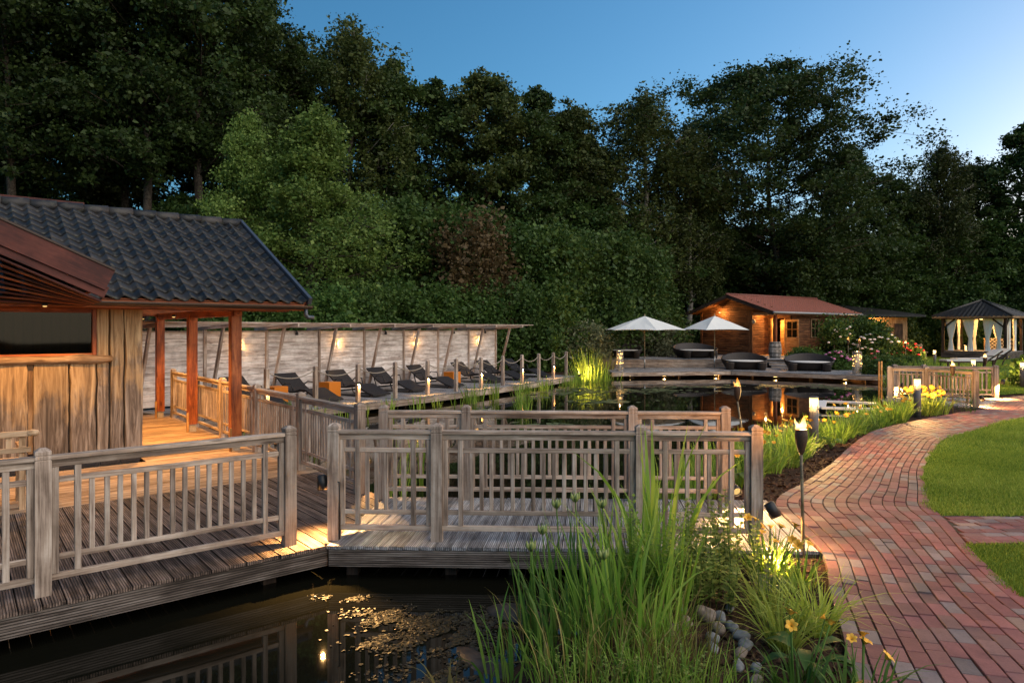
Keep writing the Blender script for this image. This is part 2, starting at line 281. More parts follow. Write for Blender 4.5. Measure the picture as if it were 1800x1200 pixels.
leaf('herb_lime', (0.12, 0.20, 0.03), (0.24, 0.35, 0.05), (0.36, 0.46, 0.10), trans=0.4)
leaf('reed_dry', (0.10, 0.085, 0.022), (0.20, 0.165, 0.045), (0.32, 0.27, 0.09), trans=0.3)
leaf('lime_grass', (0.20, 0.28, 0.03), (0.34, 0.42, 0.06), (0.48, 0.54, 0.12), trans=0.4)
leaf('lawn_blade', (0.06, 0.12, 0.014), (0.165, 0.27, 0.034), (0.32, 0.40, 0.08), trans=0.35, gloss=0.03)
leaf('weed', (0.10, 0.14, 0.028), (0.20, 0.26, 0.05), (0.32, 0.37, 0.10), trans=0.35)

def water_mat():
    m, nt, o = newmat('pond_water'); L = nt.links.new
    gi = N(nt, 'ShaderNodeNewGeometry')
    n = N(nt, 'ShaderNodeTexNoise', inp={'Scale': 1.6, 'Detail': 3.0}); L(gi.outputs['Position'], n.inputs['Vector'])
    b = N(nt, 'ShaderNodeBsdfPrincipled', inp={'Base Color': (0.006, 0.006, 0.004, 1), 'Roughness': 0.025, 'IOR': 1.33}); b.inputs['Specular IOR Level'].default_value = 0.5
    bp = N(nt, 'ShaderNodeBump', inp={'Strength': 0.05, 'Distance': 0.02}); L(n.outputs[0], bp.inputs['Height']); L(bp.outputs[0], b.inputs['Normal'])
    L(b.outputs[0], o.inputs[0])
water_mat()
def glass_mat():
    m, nt, o = newmat('dark_glass')
    b = N(nt, 'ShaderNodeBsdfPrincipled', inp={'Base Color': (0.010, 0.009, 0.004, 1), 'Roughness': 0.05}); b.inputs['Specular IOR Level'].default_value = 0.18
    nt.links.new(b.outputs[0], o.inputs[0])
glass_mat()
def clear_glass():
    m, nt, o = newmat('clear_glass'); L = nt.links.new
    f = N(nt, 'ShaderNodeFresnel', inp={'IOR': 1.45}); t = N(nt, 'ShaderNodeBsdfTransparent'); t.inputs[0].default_value = (0.26, 0.24, 0.14, 1)
    g = N(nt, 'ShaderNodeBsdfGlossy', inp={'Roughness': 0.03}); g.inputs[0].default_value = (0.42, 0.42, 0.36, 1)
    mix = N(nt, 'ShaderNodeMixShader'); L(f.outputs[0], mix.inputs[0]); L(t.outputs[0], mix.inputs[1]); L(g.outputs[0], mix.inputs[2]); L(mix.outputs[0], o.inputs[0])
clear_glass()
def plaid():
    m, nt, o = newmat('plaid'); L = nt.links.new
    tc = N(nt, 'ShaderNodeTexCoord'); ck = N(nt, 'ShaderNodeTexChecker', inp={'Scale': 9.0}); ck.inputs[1].default_value = (0.45, 0.40, 0.33, 1); ck.inputs[2].default_value = (0.05, 0.035, 0.03, 1)
    L(tc.outputs['Object'], ck.inputs[0]); b = N(nt, 'ShaderNodeBsdfPrincipled', inp={'Roughness': 0.9}); L(ck.outputs[0], b.inputs[0]); L(b.outputs[0], o.inputs[0])
plaid()

# ------------------------------------------------------------------ helpers
WM = {}
def wmat(p): return WM[p.name] if p else Matrix()
def tag(o, label=None, cat=None, group=None, kind=None):
    if label: o['label'] = label
    if cat: o['category'] = cat
    if group: o['group'] = group
    if kind: o['kind'] = kind
    return o
def link(o, parent=None, M=None):
    C.objects.link(o); M = M or Matrix()
    if parent:
        o.parent = parent; o.matrix_basis = wmat(parent).inverted() @ M
    else: o.matrix_basis = M
    WM[o.name] = M.copy(); return o
def thing(name, label, cat, loc=(0, 0, 0), group=None, rotz=0.0):
    o = bpy.data.objects.new(name, None); o.empty_display_size = 0.2
    link(o, None, Matrix.Translation(Vector(loc)) @ Matrix.Rotation(rotz, 4, 'Z'))
    return tag(o, label, cat, group)
def mesh(name, V, Fc, mat=None, smooth=False):
    me = bpy.data.meshes.new(name); me.from_pydata([tuple(v) for v in V], [], Fc); me.update()
    if mat: me.materials.append(MATS[mat])
    if smooth: me.polygons.foreach_set('use_smooth', [True] * len(me.polygons))
    return me
def mesh_np(name, V, Q, mat=None, smooth=False):
    V = np.asarray(V, np.float32); Q = np.asarray(Q, np.int32); m, k = Q.shape
    me = bpy.data.meshes.new(name); me.vertices.add(len(V)); me.vertices.foreach_set('co', V.ravel())
    me.loops.add(m * k); me.polygons.add(m)
    me.polygons.foreach_set('loop_start', np.arange(0, m * k, k, dtype=np.int32)); me.loops.foreach_set('vertex_index', Q.ravel())
    if smooth: me.polygons.foreach_set('use_smooth', np.ones(m, bool))
    if mat: me.materials.append(MATS[mat])
    me.update(calc_edges=True); me.validate(); return me
def obj(name, me, parent=None, M=None): return link(bpy.data.objects.new(name, me), parent, M)
def wobj(name, V, Fc, mat, parent=None, smooth=False, origin=None):
    """mesh given in world coordinates"""
    if origin is None:
        origin = wmat(parent).translation.copy() if parent else Vector((sum(v[0] for v in V) / len(V), sum(v[1] for v in V) / len(V), min(v[2] for v in V)))
    origin = Vector(origin)
    return obj(name, mesh(name, [Vector(v) - origin for v in V], Fc, mat, smooth), parent, Matrix.Translation(origin))
_bc = {}
def box_mesh(L, w, h, mat, ch=0.003):
    k = (round(L, 3), round(w, 4), round(h, 4), mat, ch)
    if k in _bc: return _bc[k]
    ch = min(ch, w * 0.25, h * 0.25); a, b = w / 2, h / 2
    pr = [(-a + ch, -b), (a - ch, -b), (a, -b + ch), (a, b - ch), (a - ch, b), (-a + ch, b), (-a, b - ch), (-a, -b + ch)]
    V = [(-L / 2, y, z) for y, z in pr] + [(L / 2, y, z) for y, z in pr]
    Fc = [tuple(range(7, -1, -1)), tuple(range(8, 16))] + [(i, (i + 1) % 8, 8 + (i + 1) % 8, 8 + i) for i in range(8)]
    _bc[k] = mesh('board', V, Fc, mat); return _bc[k]
def frame(x, up=Vector((0, 0, 1))):
    x = x.normalized()
    if abs(x.dot(up)) > 0.98: up = Vector((0, 1, 0)) if abs(x.y) < 0.9 else Vector((1, 0, 0))
    y = up.cross(x).normalized(); z = x.cross(y)
    return Matrix((x, y, z)).transposed()
def beam(name, p0, p1, w, h, mat, parent=None, up=Vector((0, 0, 1)), ch=0.003, roll=0.0):
    p0 = Vector(p0); p1 = Vector(p1); d = p1 - p0
    M = Matrix.Translation((p0 + p1) / 2) @ frame(d, Vector(up)).to_4x4() @ Matrix.Rotation(roll, 4, 'X')
    return obj(name, box_mesh(d.length, w, h, mat, ch), parent, M)
def vbeam(name, p, z0, z1, w, d, mat, parent=None, ang=0.0, ch=0.003):
    """upright piece; ang = heading of its width"""
    x = Vector((math.cos(ang), math.sin(ang), 0)); 
    M = Matrix.Translation(Vector((p[0], p[1], (z0 + z1) / 2))) @ Matrix((Vector((0, 0, 1)), x, Vector((0, 0, 1)).cross(x))).transposed().to_4x4()
    return obj(name, box_mesh(z1 - z0, w, d, mat, ch), parent, M)
def lathe(name, prof, mat, parent=None, loc=(0, 0, 0), n=16, smooth=True, M=None, caps=True):
    V = []; Fc = []
    for r, z in prof:
        for i in range(n): V.append((r * math.cos(2 * math.pi * i / n), r * math.sin(2 * math.pi * i / n), z))
    for j in range(len(prof) - 1):
        for i in range(n): Fc.append((j * n + i, j * n + (i + 1) % n, (j + 1) * n + (i + 1) % n, (j + 1) * n + i))
    if caps: Fc.append(tuple(range(n - 1, -1, -1))); Fc.append(tuple((len(prof) - 1) * n + i for i in range(n)))
    return obj(name, mesh(name, V, Fc, mat, smooth), parent, M or Matrix.Translation(Vector(loc)))
def tube_arrays(pts, rad, n=6):
    V = []; Fc = []
    for k, p in enumerate(pts):
        p = Vector(p); a = Vector(pts[max(0, k - 1)]); b = Vector(pts[min(len(pts) - 1, k + 1)]); m3 = frame(b - a)
        r = rad[k] if hasattr(rad, '__len__') else rad
        for i in range(n):
            t = 2 * math.pi * i / n; V.append(p + m3 @ Vector((0, r * math.cos(t), r * math.sin(t))))
    for k in range(len(pts) - 1):
        for i in range(n): Fc.append((k * n + i, k * n + (i + 1) % n, (k + 1) * n + (i + 1) % n, (k + 1) * n + i))
    Fc.append(tuple(range(n - 1, -1, -1))); Fc.append(tuple((len(pts) - 1) * n + i for i in range(n)))
    return V, Fc
def tube(name, pts, rad, mat, parent=None, n=6, smooth=True, origin=None):
    V, Fc = tube_arrays(pts, rad, n); return wobj(name, V, Fc, mat, parent, smooth, origin)
def prism(name, poly, z0, z1, mat, parent=None):
    n = len(poly); V = [(x, y, z0) for x, y in poly] + [(x, y, z1) for x, y in poly]
    Fc = [tuple(range(n - 1, -1, -1)), tuple(range(n, 2 * n))] + [(i, (i + 1) % n, n + (i + 1) % n, n + i) for i in range(n)]
    return wobj(name, V, Fc, mat, parent)
WARM = (1.0, 0.50, 0.14)
def lamp(parent, loc, watts, radius=0.03, color=WARM, kind='POINT', aim=None, size=80, blend=0.6):
    ld = bpy.data.lights.new('lamp_light', kind); ld.energy = watts; ld.color = color; ld.shadow_soft_size = radius
    o = bpy.data.objects.new('lamp_light', ld); M = Matrix.Translation(Vector(loc))
    if kind == 'SPOT':
        ld.spot_size = R(size); ld.spot_blend = blend
        M = M @ (Vector(aim) - Vector(loc)).to_track_quat('-Z', 'Y').to_matrix().to_4x4()
    return link(o, parent, M)
def copy_thing(root, M, label=None, group=None, mats=None):
    r = root.copy(); C.objects.link(r); r.matrix_basis = M
    if label: r['label'] = label
    if group: r['group'] = group
    for ch in root.children:
        c = ch.copy(); C.objects.link(c); c.parent = r; c.matrix_basis = ch.matrix_basis.copy()
        for g in ch.children:
            d = g.copy(); C.objects.link(d); d.parent = c; d.matrix_basis = g.matrix_basis.copy()
    WM[r.name] = M.copy(); return r

# terrace frame: u along the near railing, v away from it
O2 = Vector((-1.54, 5.72, 0)); U = Vector((0.775, 0.632, 0)).normalized(); Vv = Vector((-U.y, U.x, 0)); UA = math.atan2(U.y, U.x)
def D(a, b, z=0.0): return O2 + U * a + Vv * b + Vector((0, 0, z))

# ------------------------------------------------------------------ ground, pond
WZ = -0.28
POND = [(-0.9, 2.0), (-0.55, 3.4), (-0.05, 4.5), (0.6, 5.1), (1.25, 5.7), (1.7, 7.2), (2.2, 8.6), (3.2, 10.1), (4.7, 11.6), (6.4, 13.2), (8.2, 15.1), (9.2, 16.6), (9.6, 18.6), (11.2, 20.6), (13.4, 23.4), (14.0, 25.6), (13.4, 28.0), (9.5, 31), (4.5, 30.2), (3.1, 28.4), (2.2, 26.6), (1.0, 25.2), (-3, 19.2), (-4.6, 17.0), (-6.4, 14.8), (-6.0, 12.6), (-4, 9.8), (-3.4, 8.6), (-4.0, 7), (-6, 5.2), (-9, 3.2), (-9, 1), (-1, 0.5)]
def poly_sd(P, X, Y):
    """signed distance, positive outside"""
    P = np.array(P); d = np.full(X.shape, 1e9); inside = np.zeros(X.shape, bool); n = len(P)
    for i in range(n):
        a = P[i]; b = P[(i + 1) % n]; e = b - a
        t = np.clip(((X - a[0]) * e[0] + (Y - a[1]) * e[1]) / (e @ e), 0, 1)
        d = np.minimum(d, np.hypot(X - a[0] - t * e[0], Y - a[1] - t * e[1]))
        c = ((a[1] > Y) != (b[1] > Y)) & (X < (b[0] - a[0]) * (Y - a[1]) / (b[1] - a[1] + 1e-12) + a[0])
        inside ^= c
    return np.where(inside, -d, d)
def ground_z(X, Y):
    d = poly_sd(POND, X, Y)
    wob = 0.05 * np.sin(3.1 * X + 1.7 * Y) + 0.04 * np.sin(5.3 * Y - 2.2 * X)
    t = np.clip((d + wob) / 0.7, 0, 1); t = t * t * (3 - 2 * t)
    z = np.where(d > 0, -0.34 + 0.29 * t, -0.34 + np.maximum(-0.9, d * 0.7))
    return z
def gz(x, y): return float(ground_z(np.array([float(x)]), np.array([float(y)]))[0])
gx = np.unique(np.concatenate([np.linspace(-400, -40, 10), np.linspace(-40, -8, 24), np.linspace(-8, 16, 150), np.linspace(16, 60, 30), np.linspace(60, 400, 10)]))
gy = np.unique(np.concatenate([np.linspace(-60, 0, 8), np.linspace(0, 20, 140), np.linspace(20, 34, 50), np.linspace(34, 80, 20), np.linspace(80, 600, 10)]))
GX, GY = np.meshgrid(gx, gy); GZ = ground_z(GX, GY)
idx = np.arange(GX.size).reshape(GX.shape)
Q = np.stack([idx[:-1, :-1], idx[:-1, 1:], idx[1:, 1:], idx[1:, :-1]], -1).reshape(-1, 4)
g_me = mesh_np('ground', np.stack([GX, GY, GZ], -1).reshape(-1, 3), Q, 'mulch', True)
g_me.materials.append(MATS['forest_floor'])
cx_ = GX[:-1, :-1].ravel(); cy_ = GY[:-1, :-1].ravel()
g_me.polygons.foreach_set('material_index', ((cy_ > 34) | (np.abs(cx_) > 22) | (cy_ - 15.5 > 1.507 * (cx_ + 7.88))).astype(np.int32))
tag(obj('ground', g_me), kind='structure')
pw = np.array(POND); 
wobj('pond_water', [(-14, 0, WZ), (16, 0, WZ), (16, 32.5, WZ), (-14, 32.5, WZ)], [(0, 1, 2, 3)], 'pond_water')['kind'] = 'structure'

# ------------------------------------------------------------------ brick path
PL = [(1.35, 2.4), (1.745, 3.49), (2.0, 4.16), (2.17, 4.65), (2.515, 5.55), (2.62, 6.4), (2.80, 7.25), (3.50, 8.15), (4.38, 9.32), (5.14, 10.44), (6.09, 11.75), (6.89, 12.6), (8.16, 13.66), (9.65, 14.8), (10.75, 15.55), (12.0, 17.0), (13.4, 18.3), (16, 19.6)]
PR = [(3.05, 2.4), (3.28, 3.49), (3.40, 4.2), (3.48, 4.65), (3.74, 5.50), (4.12, 6.45), (4.30, 7.0), (4.72, 7.75), (5.35, 8.85), (6.2, 10.05), (7.0, 11.12), (7.7, 11.75), (8.85, 12.7), (10.3, 13.9), (11.6, 14.8), (12.9, 15.9), (14.2, 16.9), (16.8, 18.0)]
def smooth_poly(P, n=240):
    P = np.array(P); t = np.linspace(0, len(P) - 1, n); k = np.clip(t.astype(int), 0, len(P) - 2); f = (t - k)[:, None]
    Pm = np.vstack([2 * P[0] - P[1], P, 2 * P[-1] - P[-2]])
    p0, p1, p2, p3 = Pm[k], Pm[k + 1], Pm[k + 2], Pm[k + 3]
    return 0.5 * (2 * p1 + (p2 - p0) * f + (2 * p0 - 5 * p1 + 4 * p2 - p3) * f ** 2 + (3 * p1 - p0 - 3 * p2 + p3) * f ** 3)
SL, SR = smooth_poly(PL), smooth_poly(PR)
path = wobj('brick_path', [(*p, -0.014) for p in SL] + [(*p, -0.014) for p in SR], [(i, i + len(SL), i + 1 + len(SL), i + 1) for i in range(len(SL) - 1)], 'joint_sand', origin=(2.5, 5, 0))
tag(path, 'curving red and grey brick garden path', kind='structure')
NC = 13; bricks = []
def seg_walk(line, half, length=0.195, gap=0.006):
    seg = np.hypot(*np.diff(line, axis=0).T); s = np.concatenate([[0], np.cumsum(seg)])
    t = -rnd.random() * length
    while t < s[-1]:
        l = length * rnd.choice([1, 1, 1, 1, 1, 0.5]) ; a, b = max(t, 0) + gap / 2, min(t + l, s[-1]) - gap / 2
        if b - a > 0.03:
            pa = [np.interp(a, s, line[:, k]) for k in (0, 1)]; pb = [np.interp(b, s, line[:, k]) for k in (0, 1)]
            yield pa, pb, np.interp((a + b) / 2, s, half)
        t += l
for j in range(NC):
    f = (j + 0.5) / NC; line = SL * (1 - f) + SR * f; half = np.hypot(*(SR - SL).T) / NC * 0.5
    # course width measured across the line
    tg = np.gradient(line, axis=0); tg /= np.hypot(*tg.T)[:, None]; ac = (SR - SL) / NC; half = np.abs(tg[:, 0] * ac[:, 1] - tg[:, 1] * ac[:, 0]) * 0.5
    for b in seg_walk(line, half): bricks.append(b + (0,))
for j in range(8):
    y = 5.83 + 0.104 * j; x0 = np.interp(y, SR[:, 1], SR[:, 0]) + 0.02
    line = np.array([(x0, y), (9.5, y + 0.05), (14, y + 0.02)]); 
    for b in seg_walk(line, np.full(3, 0.052)): bricks.append(b + (1,))
bricks = [b for b in bricks if 2.6 < b[0][1]]
def vis_size(b):
    x, y = b[0]; sx = 900 + 1200 * x / y; sy = 578 + 2172 / y
    return (1 / y ** 2) if (sx < 1830 and sy < 1215) else 0
bricks.sort(key=vis_size, reverse=True)
wobj('brick_path_branch', [(3.9, 5.76, -0.012), (14, 5.76, -0.012), (14, 6.67, -0.012), (4.15, 6.67, -0.012)], [(0, 1, 2, 3)], 'joint_sand')['kind'] = 'structure'
branch = bpy.data.objects['brick_path_branch']; WM[branch.name] = branch.matrix_basis.copy()
ub = {m: mesh('brick', [(-.5, -.5, -.05), (.5, -.5, -.05), (.5, .5, -.05), (-.5, .5, -.05), (-.5, -.5, -.004), (.5, -.5, -.004), (.5, .5, -.004), (-.5, .5, -.004), (-.485, -.47, 0), (.485, -.47, 0), (.485, .47, 0), (-.485, .47, 0)],
      [(0, 3, 2, 1), (0, 1, 5, 4), (1, 2, 6, 5), (2, 3, 7, 6), (3, 0, 4, 7), (4, 5, 9, 8), (5, 6, 10, 9), (6, 7, 11, 10), (7, 4, 8, 11), (8, 9, 10, 11)], m) for m in BR}
rest = []
for i, (pa, pb, hw, wh) in enumerate(bricks):
    d = Vector((pb[0] - pa[0], pb[1] - pa[1], 0)); c = Vector(((pa[0] + pb[0]) / 2, (pa[1] + pb[1]) / 2, rnd.uniform(-0.006, 0.002)))
    M = Matrix.Translation(c) @ Matrix.Rotation(math.atan2(d.y, d.x) + rnd.gauss(0, 0.008), 4, 'Z') @ Matrix.Rotation(rnd.gauss(0, 0.014), 4, 'X') @ Matrix.Rotation(rnd.gauss(0, 0.006), 4, 'Y') @ Matrix.Diagonal((d.length, 2 * hw - 0.009, 1, 1))
    m = rnd.choices(BR, BRW)[0]
    if i < 300 and vis_size(bricks[i]) > 0: obj('brick', ub[m], path if wh == 0 else branch, M)
    else: rest.append((M, m))
base_v = np.array([v.co[:] for v in ub[BR[0]].vertices]); base_f = [tuple(p.vertices) for p in ub[BR[0]].polygons]
RV, RF, RM = [], [], []
for k, (M, m) in enumerate(rest):
    RV.extend([(M @ Vector(v))[:] for v in base_v]); RF.extend([tuple(q + 12 * k for q in f) for f in base_f]); RM.extend([BR.index(m)] * len(base_f))
o = wobj('paving', RV, RF, None, path); [o.data.materials.append(MATS[m]) for m in BR]
o.data.polygons.foreach_set('material_index', RM); o['kind'] = 'stuff'

# ------------------------------------------------------------------ lawns
def in_poly(P, X, Y): return poly_sd(P, X, Y) < 0
def blades_mesh(name, X, Y, Z, h, w, mat, lean=0.5, seed=1):
    r = np.random.default_rng(seed); n = len(X); a = r.uniform(0, 2 * np.pi, n); b = r.uniform(0, 2 * np.pi, n)
    hh = h * r.uniform(0.5, 1.2, n) * (1 + .35 * np.sin(1.9 * X + .7 * Y) * np.sin(2.3 * Y - 1.1 * X)); ww = w * r.uniform(0.7, 1.3, n); ln = hh * lean * r.uniform(0.2, 1, n)
    V = np.zeros((n, 3, 3)); V[:, 0] = np.stack([X - ww * np.cos(a), Y - ww * np.sin(a), Z], -1); V[:, 1] = np.stack([X + ww * np.cos(a), Y + ww * np.sin(a), Z], -1)
    V[:, 2] = np.stack([X + ln * np.cos(b), Y + ln * np.sin(b), Z + hh], -1)
    return mesh_np(name, V.reshape(-1, 3), np.arange(3 * n).reshape(-1, 3), mat)
R2 = [tuple(p) for p in SR]
lawnA = [p for p in R2 if 6.72 < p[1] < 14.0]; lawnA = [(4.2, 6.70)] + lawnA + [(10.9, 14.3), (12.5, 15.5), (14.2, 16.8), (17, 17.8), (30, 18), (30, 6.70)]
lawnB = [p for p in R2 if 2.6 < p[1] < 5.72] + [(3.85, 5.74), (13, 5.74), (13, 2.6)]
lawnC = [(12.6, 18.6), (14.2, 19.3), (18, 20.4), (26, 20.6), (40, 21), (48, 46), (20, 46), (18.4, 34), (17.4, 28), (15.2, 23)]
rg = np.random.default_rng(3)
def lawn(name, P, label, zones):
    o = wobj(name, [(x, y, -0.022) for x, y in P], [tuple(range(len(P)))], 'turf'); tag(o, label, kind='structure')
    Xs, Ys, hs = [], [], []
    for (x0, x1, y0, y1, n) in zones:
        X = rg.uniform(x0, x1, n); Y = rg.uniform(y0, y1, n); k = poly_sd(P, X, Y) < 0.05 * rg.random(n) * (1 + np.sin(7 * X) * np.sin(6 * Y))
        Xs.append(X[k]); Ys.append(Y[k])
    X = np.concatenate(Xs); Y = np.concatenate(Ys)
    g = obj('grass', blades_mesh('grass', X, Y, np.full(X.shape, -0.024), 0.05, 0.0045 + 0.00035 * Y.mean(), 'lawn_blade', 0.9, 5)); tag(g, 'short mown grass of the ' + label, 'grass', kind='stuff')
lawn('lawn', lawnA, 'lawn beside the curve of the brick path', [(4, 8.2, 6.6, 10, 150000), (6, 14, 9, 14.6, 130000)])
lawn('lawn', lawnB, 'lawn below the branch path', [(3.2, 5.6, 3.2, 5.8, 90000)])
lawn('lawn', lawnC, 'lawn around the curtained pavilion', [(12, 19, 18.5, 26, 45000), (15, 34, 24, 44, 60000)])

# ------------------------------------------------------------------ decks
deckA = tag(thing('terrace_deck', 'brown grooved timber terrace in front of the sauna house', None, D(0, 0, -0.2)), kind='structure')
bw = 0.131
a = 1.10
while a > -6.2:
    b0 = max(0.0, 0.93 * a + 0.0) if a > 0 else rnd.uniform(-0.012, 0.012)
    beam('board', D(a, b0, -0.0135), D(a, 2.86, -0.0135), bw - 0.007, 0.027, 'deck_brown', deckA); a -= bw
b = 2.94
while b < 10.6:
    a0 = -6.2 if b < 5.0 else -0.40
    beam('board', D(a0, b, -0.0135), D(1.17, b, -0.0135), 0.135, 0.027, 'deck_smooth', deckA); b += 0.141
FD = 0.145
beam('fascia', D(-6.2, 0.03, -0.03 - FD / 2), D(0.0, 0.03, -0.03 - FD / 2), 0.028, FD, 'fascia', deckA, roll=0)
beam('fascia', D(1.14, 1.1, -0.03 - FD / 2), D(1.14, 10.6, -0.03 - FD / 2), 0.028, FD, 'fascia', deckA)
for aa in (-4.5, -2.55, -0.42, 0.7): vbeam('pile', D(aa, 0.25 if aa < 0 else 1.4), -0.9, -0.03, 0.11, 0.11, 'dark_timber', deckA, UA)
beam('joist', D(-6.2, 0.28, -0.11), D(0.3, 0.28, -0.11), 0.06, 0.14, 'dark_timber', deckA)
beam('joist', D(-6.2, 2.8, -0.11), D(1.1, 2.8, -0.11), 0.06, 0.14, 'dark_timber', deckA)

_pc = {}
def post_mesh(h, w, mat):
    k = (round(h, 3), w, mat)
    if k in _pc: return _pc[k]
    a = w / 2; g = a - 0.004
    prof = [(a, 0), (a, h - .085), (g, h - .082), (g, h - .077), (a, h - .074), (a, h - .055), (g, h - .052), (g, h - .047), (a, h - .044), (a, h - .022), (a * .35, h)]
    V, Fc = [], []
    for r, z in prof: V += [(z, -r, -r), (z, r, -r), (z, r, r), (z, -r, r)]
    for j in range(len(prof) - 1):
        for i in range(4): Fc.append((j * 4 + i, j * 4 + (i + 1) % 4, (j + 1) * 4 + (i + 1) % 4, (j + 1) * 4 + i))
    Fc += [(3, 2, 1, 0), tuple(len(V) - 4 + i for i in range(4))]
    _pc[k] = mesh('post', V, Fc, mat); return _pc[k]
def post(parent, p, h, ang, w=0.096, mat='teak', name='post', z0=0.0):
    x = Vector((math.cos(ang), math.sin(ang), 0))
    M = Matrix.Translation(Vector((p[0], p[1], z0))) @ Matrix((Vector((0, 0, 1)), x, Vector((0, 0, 1)).cross(x))).transposed().to_4x4()
    return obj(name, post_mesh(h, w, mat), parent, M)
def bay(parent, p0, p1, s=1.0, mat='teak', rmat='teak_rail', z0=0.0, sp=0.086, ext=0.048):
    p0 = Vector((p0[0], p0[1], z0)); p1 = Vector((p1[0], p1[1], z0)); d = (p1 - p0).normalized(); L = (p1 - p0).length; ang = math.atan2(d.y, d.x)
    q0, q1 = p0 + d * ext, p1 - d * ext
    def rail(n, z, w, h, e0=0.0): beam(n, q0 + d * e0 + Vector((0, 0, z * s)), q1 - d * e0 + Vector((0, 0, z * s)), w, h * s, rmat, parent)
    rail('cap_rail', 0.930, 0.085, 0.028); rail('top_rail', 0.890, 0.036, 0.050)
    e = 0.045
    rail('upper_rail', 0.775, 0.032, 0.038, e); rail('lower_rail', 0.245, 0.032, 0.038, e); rail('bottom_rail', 0.112, 0.038, 0.044)
    for t in (0.022, L - 2 * ext - 0.022): vbeam('stile', q0 + d * t, z0 + 0.136 * s, z0 + 0.864 * s, 0.042, 0.044, mat, parent, ang)
    i0, i1 = 0.155, L - 2 * ext - 0.155
    for t in (i0, i1): vbeam('stile', q0 + d * t, z0 + 0.136 * s, z0 + 0.864 * s, 0.04, 0.042, mat, parent, ang)
    n = max(1, round((i1 - i0) / sp)) 
    for k in range(1, n):
        t = i0 + (i1 - i0) * k / n + rnd.gauss(0, 0.002)
        vbeam('baluster', q0 + d * t, z0 + 0.262 * s, z0 + 0.758 * s, 0.034, 0.022, mat, parent, ang)

railA = thing('terrace_railing', 'weathered slatted timber railing along the terrace edge above the dark water', 'railing', D(-2, 0.22))
pa = [D(-5.4, 0.22), D(-3.68, 0.22), D(-1.96, 0.22), D(-0.25, 0.22)]
for p in pa: post(railA, p, 1.0, UA)
for i in range(3): bay(railA, pa[i], pa[i + 1])
railB = thing('terrace_railing', 'slatted timber railing running from the footbridge to the red posts, lit orange', 'railing', D(1.03, 3))
pb = [D(1.03, 1.48 + 1.655 * k) for k in range(6)]
for p in pb: post(railB, p, 1.0, UA + math.pi / 2)
for i in range(5): bay(railB, pb[i], pb[i + 1], sp=0.075)

# footbridge
bd = Vector((0.117, 1, 0)).normalized(); br = Vector((1, -0.033, 0)).normalized()
bridge = thing('footbridge', 'weathered grey timber footbridge with slatted railings crossing the pond to the brick path', 'footbridge', (0.4, 6.5, -0.2))
f0, f1 = Vector((-1.55, 5.70, 0)), Vector((2.50, 5.56, 0))
n = 31; W = (f1 - f0).length / n
for k in range(n):
    q = f0 + (f1 - f0) * ((k + 0.5) / n); ln = 1.66 + rnd.uniform(-0.008, 0.008)
    # the first boards die into the terrace deck
    off = 0.0
    rel = q - O2; aa = rel.dot(U); bb = rel.dot(Vv)
    if bb > -0.02 and aa < 1.12: 
        # start where the board leaves the terrace
        pass
    rot = bd
    beam('board', q - rot * 0.01 + Vector((0, 0, -0.0095)), q + rot * ln + Vector((0, 0, -0.0095)), W - 0.008, 0.027, 'deck_grey', bridge)
beam('fascia', f0 + Vector((0.02, 0.012, -0.026 - FD / 2)), f1 + Vector((-0.02, 0.012, -0.026 - FD / 2)), 0.028, FD, 'fascia', bridge)
beam('fascia', f0 + bd * 1.63 + Vector((0.9, 0, -0.026 - FD / 2)), f1 + bd * 1.63 + Vector((-0.02, 0, -0.026 - FD / 2)), 0.028, FD, 'fascia', bridge)
beam('joist', f0 + Vector((0.05, 0.3, -0.12)), f1 + Vector((-0.3, 0.3, -0.12)), 0.07, 0.16, 'dark_timber', bridge)
beam('joist', f0 + Vector((0.8, 1.4, -0.12)), f1 + Vector((-0.3, 1.4, -0.12)), 0.07, 0.16, 'dark_timber', bridge)
for x_, y_ in ((-1.36, 5.86), (-0.52, 5.86), (0.02, 5.86), (1.0, 5.86), (-0.5, 7.1), (1.0, 7.1)): vbeam('pile', (x_, y_), -0.8, -0.03, 0.1, 0.1, 'dark_timber', bridge)
pf = [Vector((-1.526, 5.87, 0)), Vector((-0.64, 5.835, 0)), Vector((1.09, 5.775, 0)), Vector((2.05, 5.745, 0))]
pk = [Vector((-1.363, 7.27, 0)), Vector((-0.485, 7.25, 0)), Vector((1.27, 7.19, 0)), Vector((2.23, 7.15, 0))]
ba = math.atan2(br.y, br.x)
for pp in (pf, pk):
    for p in pp: post(bridge, p, 1.0, ba, z0=0.004)
    for i in range(3): bay(bridge, pp[i], pp[i + 1])

